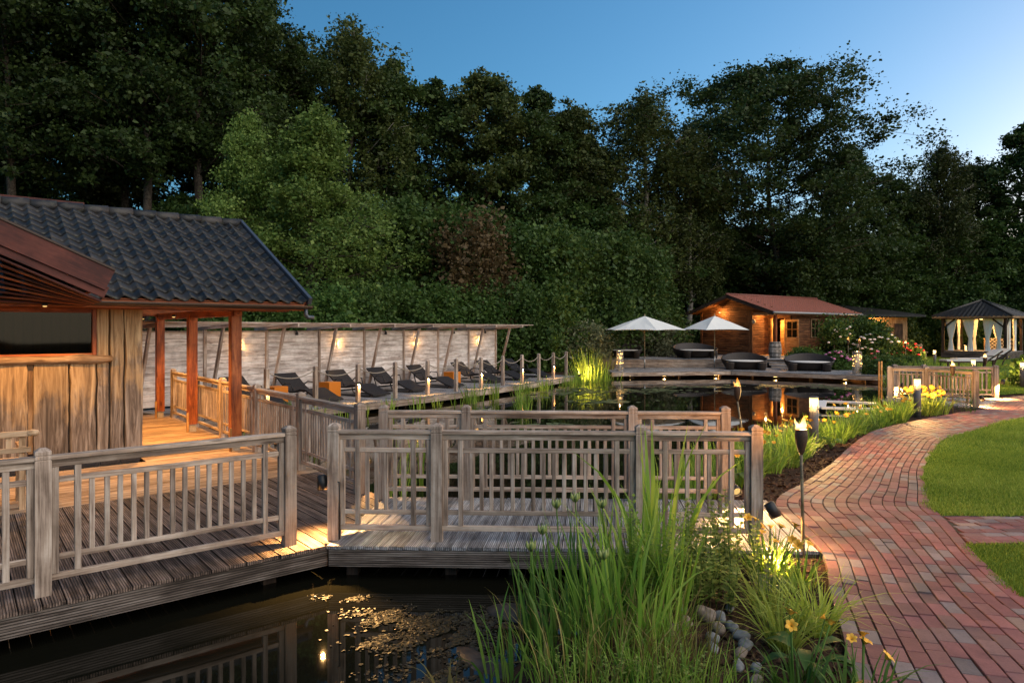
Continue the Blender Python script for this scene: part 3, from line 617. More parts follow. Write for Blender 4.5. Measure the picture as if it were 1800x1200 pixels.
# ------------------------------------------------------------------ sauna house on the terrace
house = thing('sauna_house', 'rustic timber sauna house with dark pantile roof, live-edge plank wall and red posts', 'house', D(-0.5, 6))
def slab(a0, a1, z0, z1, b=5.05, th=0.05, name='plank'):
    """live-edge plank, local X up"""
    n = 9; V, Fc = [], []; w = a1 - a0; L = z1 - z0
    el = [rnd.gauss(0, 0.007) for _ in range(n)]; er = [rnd.gauss(0, 0.007) for _ in range(n)]
    for k in range(n):
        x = -L / 2 + L * k / (n - 1)
        V += [(x, -w / 2 + el[k] * 0.6, 0), (x, -w / 2 + el[k] + 0.012, th), (x, w / 2 + er[k] - 0.012, th), (x, w / 2 + er[k] * 0.6, 0)]
    for k in range(n - 1):
        for i in range(4): Fc.append((k * 4 + i, (k + 1) * 4 + i, (k + 1) * 4 + (i + 1) % 4, k * 4 + (i + 1) % 4))
    Fc += [(0, 1, 2, 3), tuple(4 * n - 1 - i for i in range(4))]
    c = D((a0 + a1) / 2, b + rnd.uniform(-0.008, 0.008), (z0 + z1) / 2)
    M = Matrix.Translation(c) @ Matrix((Vector((0, 0, 1)), U, -Vv)).transposed().to_4x4()
    return obj(name, mesh('plank', V, Fc, 'oak_slab'), house, M)
WT = 2.07
for a0, a1 in ((-0.655, -0.43), (-0.83, -0.66), (-0.975, -0.835)): slab(a0, a1, 0.2, WT)
for a0, a1 in ((-1.28, -0.98), (-1.665, -1.285), (-2.2, -1.715), (-2.62, -2.21), (-3.1, -2.63), (-3.5, -3.11), (-4.0, -3.51)): slab(a0, a1, 0.185 if a1 > -1.6 else 0.22, 1.42)
vbeam('batten', D(-1.69, 5.06), 0.24, 1.40, 0.05, 0.02, 'shed_wood', house, UA)
prism('wall', [D(-6, 5.06)[:2], D(-0.99, 5.06)[:2], D(-0.99, 5.16)[:2], D(-6, 5.16)[:2]], 0.19, 1.45, 'dark_timber', house)
prism('wall', [D(-0.985, 5.06)[:2], D(-0.46, 5.06)[:2], D(-0.46, 5.16)[:2], D(-0.985, 5.16)[:2]], 0.19, 2.05, 'dark_timber', house)
prism('wall', [D(-6, 5.06)[:2], D(-3.55, 5.06)[:2], D(-3.55, 5.16)[:2], D(-6, 5.16)[:2]], 1.455, 2.05, 'dark_timber', house)
prism('wall', [D(-0.56, 5.165)[:2], D(-0.455, 5.165)[:2], D(-0.455, 10.2)[:2], D(-0.56, 10.2)[:2]], 0.19, 2.05, 'dark_timber', house)
prism('wall', [D(-6, 6.85)[:2], D(-0.57, 6.85)[:2], D(-0.57, 6.95)[:2], D(-6, 6.95)[:2]], 0.19, 2.3, 'dark_timber', house)
prism('ceiling', [D(-6, 5.17)[:2], D(-0.57, 5.17)[:2], D(-0.57, 6.84)[:2], D(-6, 6.84)[:2]], 2.14, 2.17, 'dark_timber', house)
for k in range(26): vbeam('wall_slat', D(-3.55 + 0.115 * k, 6.83), 0.9, 2.1, 0.09, 0.02, 'shed_wood', house, UA)
for k in range(4): beam('bench_slat', D(-2.3, 6.1 + 0.12 * k, 1.42), D(-0.6, 6.1 + 0.12 * k, 1.42), 0.09, 0.03, 'bench_wood', house)
for k in range(2): beam('bench_slat', D(-2.3, 6.02, 1.28 + 0.09 * k), D(-0.6, 6.02, 1.28 + 0.09 * k), 0.02, 0.07, 'bench_wood', house)
lathe('interior_fill_lamp', [(0.03, 0.03), (0.05, 0.0), (0.03, -0.03)], 'lamp_glow', house, D(-3.4, 6.3, 1.95), 10); lamp(house, D(-3.3, 6.2, 1.85), 7, 0.02)  # lamp added to light the room behind the window dimly
k = 0; b_ = 5.12
while b_ < 10.1:
    vbeam('wall_board', D(-0.435, b_ + 0.11), 0.2, 2.05, 0.215, 0.024, 'shed_wood', house, UA + math.pi / 2); b_ += 0.22
# plinth of dark bricks
prism('plinth', [D(-6, 5.09)[:2], D(-0.47, 5.09)[:2], D(-0.47, 10.1)[:2], D(-6, 10.1)[:2]], -0.02, 0.19, 'mortar', house)
for row in range(3):
    a = -0.46 - (0.12 if row % 2 else 0)
    while a > -3.2:
        beam('brick', D(a - 0.228, 5.085, 0.032 + 0.068 * row), D(a, 5.085, 0.032 + 0.068 * row), 0.05, 0.06, 'plinth_brick', house); a -= 0.24
# sill: a live-edge log plank
V, Fc = [], []; ns = 18
for k in range(ns):
    aa = -3.9 + (3.9 - 0.80) * k / (ns - 1); h = 0.062 + 0.006 * math.sin(k * 1.3) + (0.012 if k == ns - 3 else 0) - (0.02 if k == ns - 1 else 0); dp = 0.13 + 0.012 * math.sin(k * 0.9)
    for i in range(10):
        t = 2 * math.pi * i / 10
        V.append(D(aa, 4.99 - dp * math.cos(t) * 0.9 + 0.06, 1.415 + h * math.sin(t) + 0.006 * math.sin(k * 2.1 + i)))
for k in range(ns - 1):
    for i in range(10): Fc.append((k * 10 + i, k * 10 + (i + 1) % 10, (k + 1) * 10 + (i + 1) % 10, (k + 1) * 10 + i))
Fc += [tuple(range(10)), tuple((ns - 1) * 10 + 9 - i for i in range(10))]
Mx = Matrix.Translation(D(-2, 5, 1.41)) @ Matrix.Rotation(UA, 4, 'Z')
obj('window_sill', mesh('sill', [Mx.inverted() @ Vector(v) for v in V], Fc, 'slab_sill', True), house, Mx)
win = beam('window', D(-3.5, 5.035, 1.75), D(-1.035, 5.035, 1.75), 0.012, 0.56, 'clear_glass', house)
for (p, q, w, h) in ((D(-3.5, 5.02, 2.045), D(-0.985, 5.02, 2.045), 0.06, 0.05), (D(-3.5, 5.02, 1.478), D(-1.03, 5.02, 1.478), 0.05, 0.03)): beam('frame', p, q, w, h, 'red_stain', win)
vbeam('frame', D(-1.008, 5.012), 1.47, 2.07, 0.048, 0.07, 'red_stain', win, UA); vbeam('frame', D(-3.52, 5.012), 1.47, 2.07, 0.05, 0.07, 'red_stain', win, UA)
# beams and posts
beam('eave_beam', D(-6, 4.94, 2.135), D(1.55, 4.94, 2.135), 0.12, 0.13, 'red_stain', house)
beam('eave_beam', D(-0.5, 10.1, 2.135), D(1.55, 10.1, 2.135), 0.12, 0.13, 'red_stain', house)
beam('tie_beam', D(0.83, 5.0, 2.06), D(0.83, 10.1, 2.06), 0.11, 0.12, 'red_stain', house)
for b_ in (5.15, 7.55, 10.0):
    vbeam('post', D(0.83, b_), 0.13, 2.07, 0.15, 0.15, 'red_stain', house, UA, ch=0.006)
    vbeam('post_foot', D(0.83, b_), 0.0, 0.14, 0.115, 0.115, 'foot_metal', house, UA)
    vbeam('wedge', D(0.735, b_ - 0.09), 0.0, 0.34, 0.03, 0.05, 'door_wood', house, UA)
# roof
RB, RZ, EB, EZ, RA = 7.72, 3.76, 4.55, 2.215, 1.72
sl = Vector((0, RB - EB, RZ - EZ)); SLEN = sl.length; sdir = (Vv * sl.y + Vector((0, 0, sl.z))).normalized(); nrm = U.cross(sdir).normalized()
def RP(a, s, h=0.0): return D(a, EB, EZ) + sdir * s + nrm * h
roof = wobj('roof', [RP(-6, 0, -.03), RP(RA - .02, 0, -.03), RP(RA - .02, SLEN, -.03), RP(-6, SLEN, -.03), RP(-6, 0, -.07), RP(RA - .02, 0, -.07), RP(RA - .02, SLEN, -.07), RP(-6, SLEN, -.07)],
            [(0, 1, 2, 3), (7, 6, 5, 4), (4, 5, 1, 0), (5, 6, 2, 1), (7, 4, 0, 3)], 'dark_red', house)
def RPb(a, s, h=0.0):
    d2 = (-Vv * sl.y + Vector((0, 0, sl.z))).normalized(); n2 = d2.cross(U).normalized()
    return D(a, 2 * RB - EB, EZ) + d2 * s + n2 * h
wobj('rear_slope', [RPb(-6, 0), RPb(RA, 0), RPb(RA, SLEN), RPb(-6, SLEN), RPb(-6, 0, -.07), RPb(RA, 0, -.07), RPb(RA, SLEN, -.07), RPb(-6, SLEN, -.07)],
     [(3, 2, 1, 0), (4, 5, 6, 7), (0, 1, 5, 4), (1, 2, 6, 5), (4, 7, 3, 0)], 'roof_tile', roof)
TW, TR = 0.202, 14; TL = SLEN / TR
def tile_mesh():
    V, Fc = [], []; n = 10
    for e, (s, dz) in enumerate(((-0.035, 0.016), (TL * 0.5, 0.008), (TL + 0.015, -0.006))):
        for i in range(n + 1):
            x = TW * (i / n - 0.5) * 1.04; t = i / n
            h = 0.030 * math.cos(2 * math.pi * (t - 0.12)) + 0.008 * math.cos(4 * math.pi * t)
            V.append((x, s + (0.010 * math.cos(2 * math.pi * (t - .62)) if e == 0 else 0), 0.036 + h + dz))
    m = n + 1
    for e in range(2):
        for i in range(n): Fc.append((e * m + i, e * m + i + 1, (e + 1) * m + i + 1, (e + 1) * m + i))
    b0 = len(V)
    for i in range(n + 1): v = V[i]; V.append((v[0], v[1] + 0.004, v[2] - 0.02))
    for i in range(n): Fc.append((i, b0 + i, b0 + i + 1, i + 1))
    return mesh('tile', V, Fc, 'roof_tile', True)
tm = tile_mesh(); RM3 = Matrix((U, sdir, nrm)).transposed().to_4x4(); left_tiles = []
for c in range(37):
    for r in range(TR):
        a = RA - 0.05 - TW * (c + 0.5)
        M = Matrix.Translation(RP(a, TL * r + rnd.gauss(0, 0.002), -0.028 + rnd.uniform(-.002, .003))) @ RM3 @ Matrix.Rotation(rnd.gauss(0, 0.006), 4, 'Z')
        if c < 21: obj('tile', tm, roof, M)
        else: left_tiles.append(M)
TV = [v.co.copy() for v in tm.vertices]; TF = [tuple(p.vertices) for p in tm.polygons]; V, Fc = [], []
for k, M in enumerate(left_tiles): V += [M @ v for v in TV]; Fc += [tuple(i + k * len(TV) for i in f) for f in TF]
o = wobj('tiling', V, Fc, 'roof_tile', roof, True, origin=wmat(roof).translation); o['kind'] = 'stuff'
for k in range(22):   # ridge caps
    a1 = RA - 0.36 * k; tube('ridge_tile', [D(a1 - 0.37, RB, RZ + 0.002), D(a1 - 0.2, RB, RZ + 0.006), D(a1, RB, RZ + 0.010)], [0.088, 0.092, 0.098], 'roof_tile', roof, n=10)
beam('ridge_board', D(-6, RB + 0.25, RZ + 0.10), D(-0.75, RB + 0.25, RZ + 0.10), 0.03, 0.12, 'dark_red', roof)
beam('verge_trim', RP(RA + 0.005, -0.05, 0.035), RP(RA + 0.005, SLEN + 0.03, 0.035), 0.055, 0.11, 'zinc', roof, up=nrm)
beam('bargeboard', RP(RA - 0.03, -0.02, -0.085), RP(RA - 0.03, SLEN, -0.085), 0.03, 0.13, 'dark_red', roof, up=nrm)
beam('eave_board', D(-6, EB + 0.03, EZ - 0.07), D(RA - 0.03, EB + 0.03, EZ - 0.07), 0.025, 0.13, 'red_stain', roof)
# gutter (half round) and outlet
V, Fc = [], []; g0, g1 = D(-6, EB - 0.055, EZ - 0.045), D(RA + 0.03, EB - 0.055, EZ - 0.06)
for p in (g0, g1):
    for i in range(9):
        t = math.pi + math.pi * i / 8; V.append(p + Vv * (0.058 * math.cos(t)) + Vector((0, 0, 0.055 * math.sin(t))))
    for i in range(9):
        t = 2 * math.pi - math.pi * i / 8; V.append(p + Vv * (0.05 * math.cos(t)) + Vector((0, 0, 0.047 * math.sin(t))))
Fc = [(i, (i + 1) % 18, 18 + (i + 1) % 18, 18 + i) for i in range(18)] + [tuple(range(17, -1, -1)), tuple(range(18, 36))]
wobj('gutter', V, Fc, 'gutter_brown', house, True)
tube('downpipe', [D(RA - .06, EB - .055, EZ - .10), D(RA - .06, EB - .055, EZ - .19), D(RA - .03, EB - .055, EZ - .23), D(RA + .06, EB - .055, EZ - .235)], 0.032, 'zinc', house, n=10)
# gabled canopy over the door, projecting towards the water
CB0, CB1, CAe, CZe, CPt = 3.25, 5.6, -1.10, 2.40, math.tan(R(24.7))
def CPn(a, b, dz=0.0): return D(a, b, CZe + (CAe - a) * CPt + dz)
AP = -3.9
V = [CPn(CAe, CB0, 0), CPn(AP, CB0, 0), CPn(AP, CB1, 0), CPn(CAe, CB1, 0), CPn(CAe, CB0, .05), CPn(AP, CB0, .05), CPn(AP, CB1, .05), CPn(CAe, CB1, .05)]
can = wobj('canopy_roof', V, [(0, 1, 2, 3), (7, 6, 5, 4), (4, 5, 1, 0), (7, 4, 0, 3), (6, 7, 3, 2), (5, 6, 2, 1)], 'roof_tile', house)
sdn = Vector((U.x * math.cos(R(24.7)), U.y * math.cos(R(24.7)), -math.sin(R(24.7))))
beam('bargeboard', CPn(AP, CB0 - 0.02, -0.055), CPn(CAe, CB0 - 0.02, -0.055), 0.03, 0.24, 'dark_red', can)
beam('bargeboard', CPn(AP, CB0 + 0.012, -0.205), CPn(CAe - 0.03, CB0 + 0.012, -0.205), 0.03, 0.13, 'dark_red', can)
beam('verge_trim', CPn(AP, CB0 - 0.01, 0.085), CPn(CAe + 0.05, CB0 - 0.01, 0.085), 0.08, 0.025, 'gutter_brown', can)
for k in range(10):
    bq = CB0 + 0.12 + 0.185 * k
    beam('soffit_board', CPn(AP, bq, -0.10), CPn(CAe - 0.06, bq, -0.10), 0.14, 0.024, 'dark_red', can)
for aa in (-1.25, -2.1, -3.0): beam('rafter', CPn(aa, CB0 + 0.05, -0.19), CPn(aa, 4.95, -0.19), 0.07, 0.12, 'red_stain', can)
for k in range(9):      # boarded ceiling, rising from the wall plate to the bargeboard
    f = k / 8; bq = CB0 + 0.10 + (4.46 - CB0 - 0.10) * f; zl = (CZe + (CAe - AP) * CPt - 0.30) * (1 - f) + 2.20 * f; zr = 2.115 * (1 - f) + 2.10 * f
    beam('ceiling_board', D(AP, bq, zl), D(CAe - 0.07, bq, zr), 0.128, 0.02, 'red_stain' if k % 2 else 'dark_red', can)
# canopy and porch lamps
for (aa, b_, z, w) in ((-1.6, 4.35, 2.085, 30), (-2.6, 4.3, 2.13, 36), (0.2, 6.1, 2.0, 105), (0.25, 8.6, 2.0, 80)):
    l_ = lathe('downlight', [(0.03, 0.03), (0.035, 0.0)], 'black_metal', house, D(aa, b_, z), 12)
    lathe('bulb', [(0.022, -0.001), (0.02, -0.012), (0.008, -0.016)], 'lens_glow', l_, D(aa, b_, z), 10)
    lamp(l_, D(aa, b_, z - 0.02), w, 0.015, WARM, 'SPOT', D(aa, b_, 0), 150, 0.8)

# bench in front of the wall
bench = thing('garden_bench', 'wooden garden bench in front of the plank wall, lit by the canopy lamps', 'bench', D(-2.9, 3.1))
for z in (0.76, 0.60): beam('back_rail', D(-3.7, 3.0, z), D(-1.83, 3.0, z), 0.035, 0.06 if z > .7 else 0.05, 'bench_wood', bench)
tube('scroll_end', [D(-1.86, 3.0, 0.758), D(-1.82, 3.0, 0.765), D(-1.78, 3.0, 0.757), D(-1.765, 3.0, 0.745)], [0.03, 0.035, 0.033, 0.018], 'bench_wood', bench, n=10)
for aa in (-3.6, -1.9):
    vbeam('leg', D(aa, 3.03), 0.0, 0.735, 0.055, 0.05, 'bench_wood', bench, UA); vbeam('leg', D(aa, 3.5), 0.0, 0.42, 0.055, 0.05, 'bench_wood', bench, UA)
    beam('armrest', D(aa, 3.0, 0.62), D(aa, 3.55, 0.60), 0.06, 0.035, 'bench_wood', bench)
for k in range(5): beam('seat_slat', D(-3.65, 3.08 + 0.1 * k, 0.44), D(-1.85, 3.08 + 0.1 * k, 0.44), 0.085, 0.025, 'bench_wood', bench)
for k in range(9): vbeam('back_slat', D(-3.45 + 0.18 * k, 3.01), 0.62, 0.735, 0.05, 0.018, 'bench_wood', bench, UA)

# ------------------------------------------------------------------ lounger terrace and fence
F0 = Vector((-7.88, 15.5, 0)); T = Vector((0.553, 0.833, 0)).normalized(); NN = Vector((T.y, -T.x, 0)); TA = math.atan2(T.y, T.x)
def FP(s, off, z=0.0): return F0 + T * s + NN * off + Vector((0, 0, z))
def edge(s): return 2.37 + 0.45 * (1 - ((s - 7.7) / 6.8) ** 2)
deckB = tag(thing('lounger_terrace', 'low timber terrace with sun loungers beside the pond', None, FP(7, 1.4, -0.2)), kind='structure')
s = -0.6
while s < 14.9:
    beam('board', FP(s, -0.1, -0.0135), FP(s, edge(s) + 0.22, -0.0135), 0.136, 0.027, 'deck_grey', deckB); s += 0.1425
for k in range(12):
    s0, s1 = -0.6 + 15.4 * k / 12, -0.6 + 15.4 * (k + 1) / 12
    beam('fascia', FP(s0, edge(s0) + 0.19, -0.11), FP(s1, edge(s1) + 0.19, -0.11), 0.03, 0.16, 'teak', deckB)
    vbeam('pile', FP(s0 + 0.5, edge(s0) - 0.05), -0.9, -0.03, 0.1, 0.1, 'dark_timber', deckB, TA)
fence = thing('privacy_fence', 'whitewashed horizontal board privacy fence with a slatted pergola strip on top', 'fence', FP(6, 0))
fs = [-2.5 + 0.0, -0.77, 0.96, 2.69, 4.42, 6.15, 7.88, 9.61, 11.34, 13.07]
fs = [-4.23] + fs
for i in range(len(fs) - 1):
    z = 0.05
    for k in range(11):
        h = 0.148; beam('board', FP(fs[i] + 0.03, rnd.uniform(-.006, .006), z + h / 2), FP(fs[i + 1] - 0.03, rnd.uniform(-.006, .006), z + h / 2), 0.024, h, 'whitewash', fence); z += 0.153
    beam('capping', FP(fs[i] + 0.0, 0, 1.745), FP(fs[i + 1] - 0.004, 0, 1.745), 0.06, 0.03, 'pergola_wood', fence)
for s in fs: vbeam('post', FP(s, 0.02), 0.0, 1.78, 0.07, 0.075, 'pergola_wood', fence, TA)
for s in fs[1:]:
    beam('strut', FP(s + 0.09, 0.10, 0.0), FP(s + 0.09, 0.62, 1.84), 0.06, 0.075, 'pergola_wood', fence)
    beam('rafter', FP(s + 0.03, -0.5, 1.80), FP(s + 0.03, 1.25, 1.905), 0.05, 0.08, 'pergola_wood', fence)
for k in range(14):
    off = -0.45 + 0.127 * k; z = 1.80 + (off + 0.5) * 0.06 + 0.056
    beam('slat', FP(-2.6, off, z), FP(5.2, off, z), 0.05, 0.026, 'pergola_wood', fence); beam('slat', FP(5.205, off, z), FP(13.9, off, z), 0.05, 0.026, 'pergola_wood', fence)
for s, lb in ((1.9, 'sparkling wire wall lamp on the fence partly hidden by a red post'), (5.1, 'sparkling wire wall lamp on the fence above the lounger past the paired orange cubes'), (8.45, 'sparkling wire wall lamp on the fence above the lounger before the lone orange cube'), (11.9, 'sparkling wire wall lamp on the last fence panels before the open end')):
    l_ = thing('wall_lamp', lb, 'wall lamp', FP(s, 0.02, 1.40), 'wall lamps on the fence')
    beam('bracket', FP(s, 0.03, 1.30), FP(s, 0.03, 1.52), 0.05, 0.02, 'wire_mesh', l_, up=NN)
    for q in range(14):
        lathe('bead', [(0.006, -0.012), (0.014, 0), (0.006, 0.012)], 'fairy_glow', l_, FP(s + rnd.uniform(-.05, .05), 0.06 + rnd.uniform(-.02, .03), 1.30 + 0.017 * q), 6)
    lamp(l_, FP(s, 0.10, 1.38), 2.2, 0.012)
for s in (3.6, 7.0, 10.4, 12.3):
    l_ = thing('spotlight', 'small black spotlight clipped to the top of the whitewashed fence', 'spotlight', FP(s, 0.05, 1.76), 'black spotlights on the fence')
    tube('bracket', [FP(s, 0.0, 1.755), FP(s, 0.08, 1.755), FP(s, 0.09, 1.72)], 0.012, 'black_metal', l_); lathe('head', [(0.03, -0.09), (0.045, -0.08), (0.035, 0), (0.012, 0.012)], 'black_metal', l_, FP(s, 0.09, 1.73), 10)
# rope posts
posts_s = [0.94 + 1.225 * k for k in range(12)]; rope_tops = []
for k, s in enumerate(posts_s):
    lit = k % 2 == 0
    if k == 11: lit = False
    p = FP(s, edge(s))
    t = thing('rope_post', 'square timber rope post with a downlight on the lounger terrace edge' if lit else 'plain square timber rope post on the lounger terrace edge', 'post', p, 'lit rope posts' if lit else 'plain rope posts')
    post(t, p, 0.95, TA, 0.088, 'teak', 'shaft')
    if lit:
        q = FP(s - 0.02, edge(s) + 0.075, 0.46)
        hd = lathe('lamp_hood', [(0.02, 0.05), (0.05, 0.03), (0.058, 0.0), (0.05, 0.0)], 'black_metal', t, q, 12, caps=False)
        lathe('bulb', [(0.016, 0.0), (0.02, 0.012), (0.008, 0.026)], 'lens_glow', hd, q, 8)
        lamp(hd, q + Vector((0, 0, 0.012)), 20, 0.008, WARM, 'SPOT', q + Vector((0, 0, -1)), 125, 0.5)
for k in range(11):
    a_, b_ = FP(posts_s[k], edge(posts_s[k]), 0.86), FP(posts_s[k + 1], edge(posts_s[k + 1]), 0.86)
    pts = [a_.lerp(b_, i / 8) + Vector((0, 0, -0.17 * 4 * (i / 8) * (1 - i / 8))) for i in range(9)]
    tag(tube('rope', pts, 0.013, 'rope', None, 6), 'sagging natural rope strung between two rope posts', 'rope', 'ropes along the lounger terrace')
# loungers
def lounger(s, lab):
    t = thing('sun_lounger', lab, 'sun lounger', FP(s, 1.3), 'dark loungers on the terrace')
    prof = [(0.32, 0.66), (0.52, 0.50), (0.74, 0.33), (0.92, 0.24), (1.12, 0.25), (1.32, 0.31), (1.5, 0.31), (1.72, 0.22), (1.95, 0.13), (2.16, 0.08)]
    def sheet(name, pr, w, th, mat):
        V, Fc = [], []
        for o_, z in pr:
            for dz in (0, -th):
                for sd in (-1, 1): V.append(FP(s + sd * w / 2, o_, z + dz))
        for k in range(len(pr) - 1):
            i = 4 * k; j = i + 4
            Fc += [(i, i + 1, j + 1, j), (i + 2, j + 2, j + 3, i + 3), (i, j, j + 2, i + 2), (i + 1, i + 3, j + 3, j + 1)]
        Fc += [(0, 2, 3, 1), (len(V) - 4, len(V) - 3, len(V) - 1, len(V) - 2)]
        return wobj(name, V, Fc, mat, t, False)
    sheet('backrest', prof[:4], 0.66, 0.045, 'lounger_weave'); sheet('seat', prof[3:], 0.66, 0.045, 'lounger_weave')
    for sd in (-1, 1):
        tube('runner', [FP(s + sd * 0.30, 0.62, 0.36), FP(s + sd * 0.30, 0.75, 0.02), FP(s + sd * 0.30, 1.3, 0.02), FP(s + sd * 0.30, 1.98, 0.02), FP(s + sd * 0.30, 2.05, 0.08)], 0.018, 'black_metal', t)
        tube('armrest', [FP(s + sd * 0.34, 0.66, 0.36), FP(s + sd * 0.36, 0.78, 0.44), FP(s + sd * 0.36, 1.02, 0.43), FP(s + sd * 0.35, 1.08, 0.26)], 0.016, 'black_metal', t)
    return t
for s, lb in ((1.45, 'dark sun lounger half hidden behind the terrace railing and the red posts'), (3.03, 'dark sun lounger standing between the two neighbouring orange cubes'), (4.72, 'dark sun lounger just past the pair of orange cubes'), (6.27, 'dark sun lounger one place further from the pair of orange cubes'),
              (8.0, 'dark sun lounger just before the lone orange cube'), (10.25, 'dark sun lounger just past the lone orange cube'), (11.75, 'dark sun lounger in front of the last wall lamp of the fence'), (13.4, 'dark sun lounger beyond the open end of the whitewashed fence')): lounger(s, lb)
for s, nm in ((2.2, 'orange cube side table between the loungers nearest the sauna house'), (3.9, 'orange cube side table between two loungers by the unlit fence panel'), (9.1, 'orange cube side table beside the loungers towards the far fence end')):
    c = FP(s, 1.05); x = T
    t = tag(obj('side_table', box_mesh(0.40, 0.40, 0.40, 'orange_cube', 0.012), None, Matrix.Translation(c + Vector((0, 0, 0.202))) @ Matrix.Rotation(TA, 4, 'Z')), nm, 'side table', 'orange cube tables')

# ------------------------------------------------------------------ far decks
def clip_line(poly, p, d):
    """interval of p+t*d inside a convex polygon (ccw)"""
    t0, t1 = -1e9, 1e9; n = len(poly)
    for i in range(n):
        a = Vector(poly[i]); b = Vector(poly[(i + 1) % n]); e = b - a; nn = Vector((-e.y, e.x)); c = nn.dot(Vector((p[0], p[1])) - a); v = nn.dot(Vector((d[0], d[1])))
        if abs(v) < 1e-9:
            if c < 0: return None
        elif v > 0: t0 = max(t0, -c / v)
        else: t1 = min(t1, -c / v)
    return (t0, t1) if t1 - t0 > 0.1 else None
def boards(parent, poly, z, ang, w, mat):
    d = Vector((math.cos(ang), math.sin(ang))); n = Vector((-d.y, d.x)); pr = [n.dot(Vector(q)) for q in poly]; s = min(pr) + w / 2
    while s < max(pr):
        iv = clip_line(poly, n * s, d)
        if iv: a = n * s + d * iv[0]; b = n * s + d * iv[1]; beam('board', (a.x, a.y, z), (b.x, b.y, z), w - 0.008, 0.027, mat, parent)
        s += w
lowA = [(4.2, 28.6), (9.48, 29.6), (9.48, 32.1), (4.2, 32.1)]; lowB = [(9.5, 29.58), (14.3, 26.2), (15.6, 28.0), (14.4, 32.1), (9.5, 32.1)]
deckC = tag(thing('bathing_deck', 'grey timber bathing deck along the far bank of the pond', None, (9, 30, -0.2)), kind='structure')
boards(deckC, lowA, -0.0135, math.atan2(1.0, 5.28), 0.145, 'deck_grey'); boards(deckC, lowB, -0.0135, math.atan2(-3.38, 4.8), 0.145, 'deck_grey')
for p, q in (((4.2, 28.6), (9.48, 29.6)), ((9.5, 29.58), (14.3, 26.2)), ((14.3, 26.2), (15.6, 28.0)), ((4.2, 32.1), (4.2, 28.6))):
    beam('fascia', (*p, -0.105), (*q, -0.105), 0.03, 0.15, 'teak', deckC)
    for f in (0.15, 0.55, 0.9): vbeam('pile', (p[0] + (q[0] - p[0]) * f + 0.1, p[1] + (q[1] - p[1]) * f + 0.25), -1.0, -0.03, 0.1, 0.1, 'dark_timber', deckC)
deckD = tag(thing('upper_deck', 'raised timber deck in front of the log cabin', None, (9, 34, 0)), kind='structure')
boards(deckD, [(3.6, 32.1), (15.6, 32.1), (15.6, 37.5), (3.6, 37.5)], 0.366, 0.0, 0.145, 'deck_grey')
for k in range(3): beam('riser_board', (3.6, 32.11, 0.06 + 0.125 * k), (12.0, 32.11, 0.06 + 0.125 * k), 0.025, 0.118, 'teak', deckD)
for k in range(3): beam('riser_board', (13.4, 32.11, 0.06 + 0.125 * k), (15.6, 32.11, 0.06 + 0.125 * k), 0.025, 0.118, 'teak', deckD)
for k in range(3): beam('step', (12.02, 31.78 + 0.28 * k, 0.11 + 0.115 * k), (13.38, 31.78 + 0.28 * k, 0.11 + 0.115 * k), 0.3, 0.035, 'deck_grey', deckD); beam('step_riser', (12.02, 31.65 + 0.28 * k, 0.04 + 0.115 * k), (13.38, 31.65 + 0.28 * k, 0.04 + 0.115 * k), 0.02, 0.1, 'teak', deckD)
for i, (x, y) in enumerate(((5.1, 28.95), (6.55, 29.22), (8.9, 29.68), (11.1, 28.6), (13.3, 27.1))):
    l_ = thing('deck_light', 'small warm underdeck light glowing over the water', 'light', (x, y + 0.15, -0.2), 'lights under the bathing deck')
    beam('housing', (x - 0.08, y + 0.2, -0.20), (x + 0.08, y + 0.2, -0.20), 0.05, 0.04, 'black_metal', l_); beam('lens', (x - 0.07, y + 0.168, -0.20), (x + 0.07, y + 0.168, -0.20), 0.012, 0.03, 'lamp_glow', l_)
    lamp(l_, (x, y + 0.10, -0.21), 8.0, 0.012)

# parasols
def parasol(x, y, rim, dia, apex, sides, rot, lab):
    t = thing('parasol', lab, 'parasol', (x, y, 0)); tube('pole', [(x, y, 0), (x, y, apex + 0.05)], 0.024, 'bamboo', t, 8); tube('pole_sleeve', [(x, y, 0), (x, y, 0.55)], 0.032, 'steel', t, 8)
    lathe('finial', [(0.02, 0), (0.035, 0.03), (0.015, 0.08)], 'bamboo', t, (x, y, apex + 0.02), 8)
    r = dia / 2; V = [(x, y, apex)]; Fc = []; m = sides * 4
    for ring, (f, z) in enumerate(((0.5, 0.52), (1.0, 0.0))):
        for i in range(m):
            a = rot + 2 * math.pi * i / m; c = (i % 4) / 4; sag = math.sin(math.pi * c) if i % 4 else 0
            rr = r * f * math.cos(math.pi / sides) / math.cos((c - 0.5) * 2 * math.pi / sides)
            V.append((x + rr * math.cos(a), y + rr * math.sin(a), rim + (apex - rim) * z - 0.04 * sag * (1 if ring == 0 else -0.8)))
    for i in range(m): j = (i + 1) % m; Fc += [(0, 1 + i, 1 + j), (1 + i, 1 + m + i, 1 + m + j, 1 + j)]
    c = wobj('canopy', V, Fc, 'canvas', t); sd = c.modifiers.new('thickness', 'SOLIDIFY'); sd.thickness = 0.008
    for k in range(sides):
        a = rot + 2 * math.pi * k / sides; beam('rib', (x, y, apex - 0.03), (x + 0.97 * r * math.cos(a), y + 0.97 * r * math.sin(a), rim - 0.018), 0.02, 0.02, 'bamboo', t)
        beam('strut', (x, y, rim - 0.1), (x + 0.5 * r * math.cos(a), y + 0.5 * r * math.sin(a), (rim + apex) / 2 - 0.05), 0.014, 0.014, 'bamboo', t)
parasol(6.08, 31.3, 1.76, 3.75, 2.40, 6, R(35), 'broad cream parasol with scalloped canopy at the edge of the bathing deck')
parasol(9.42, 31.75, 1.77, 3.1, 2.42, 4, R(60), 'smaller square cream parasol in front of the log cabin gable')

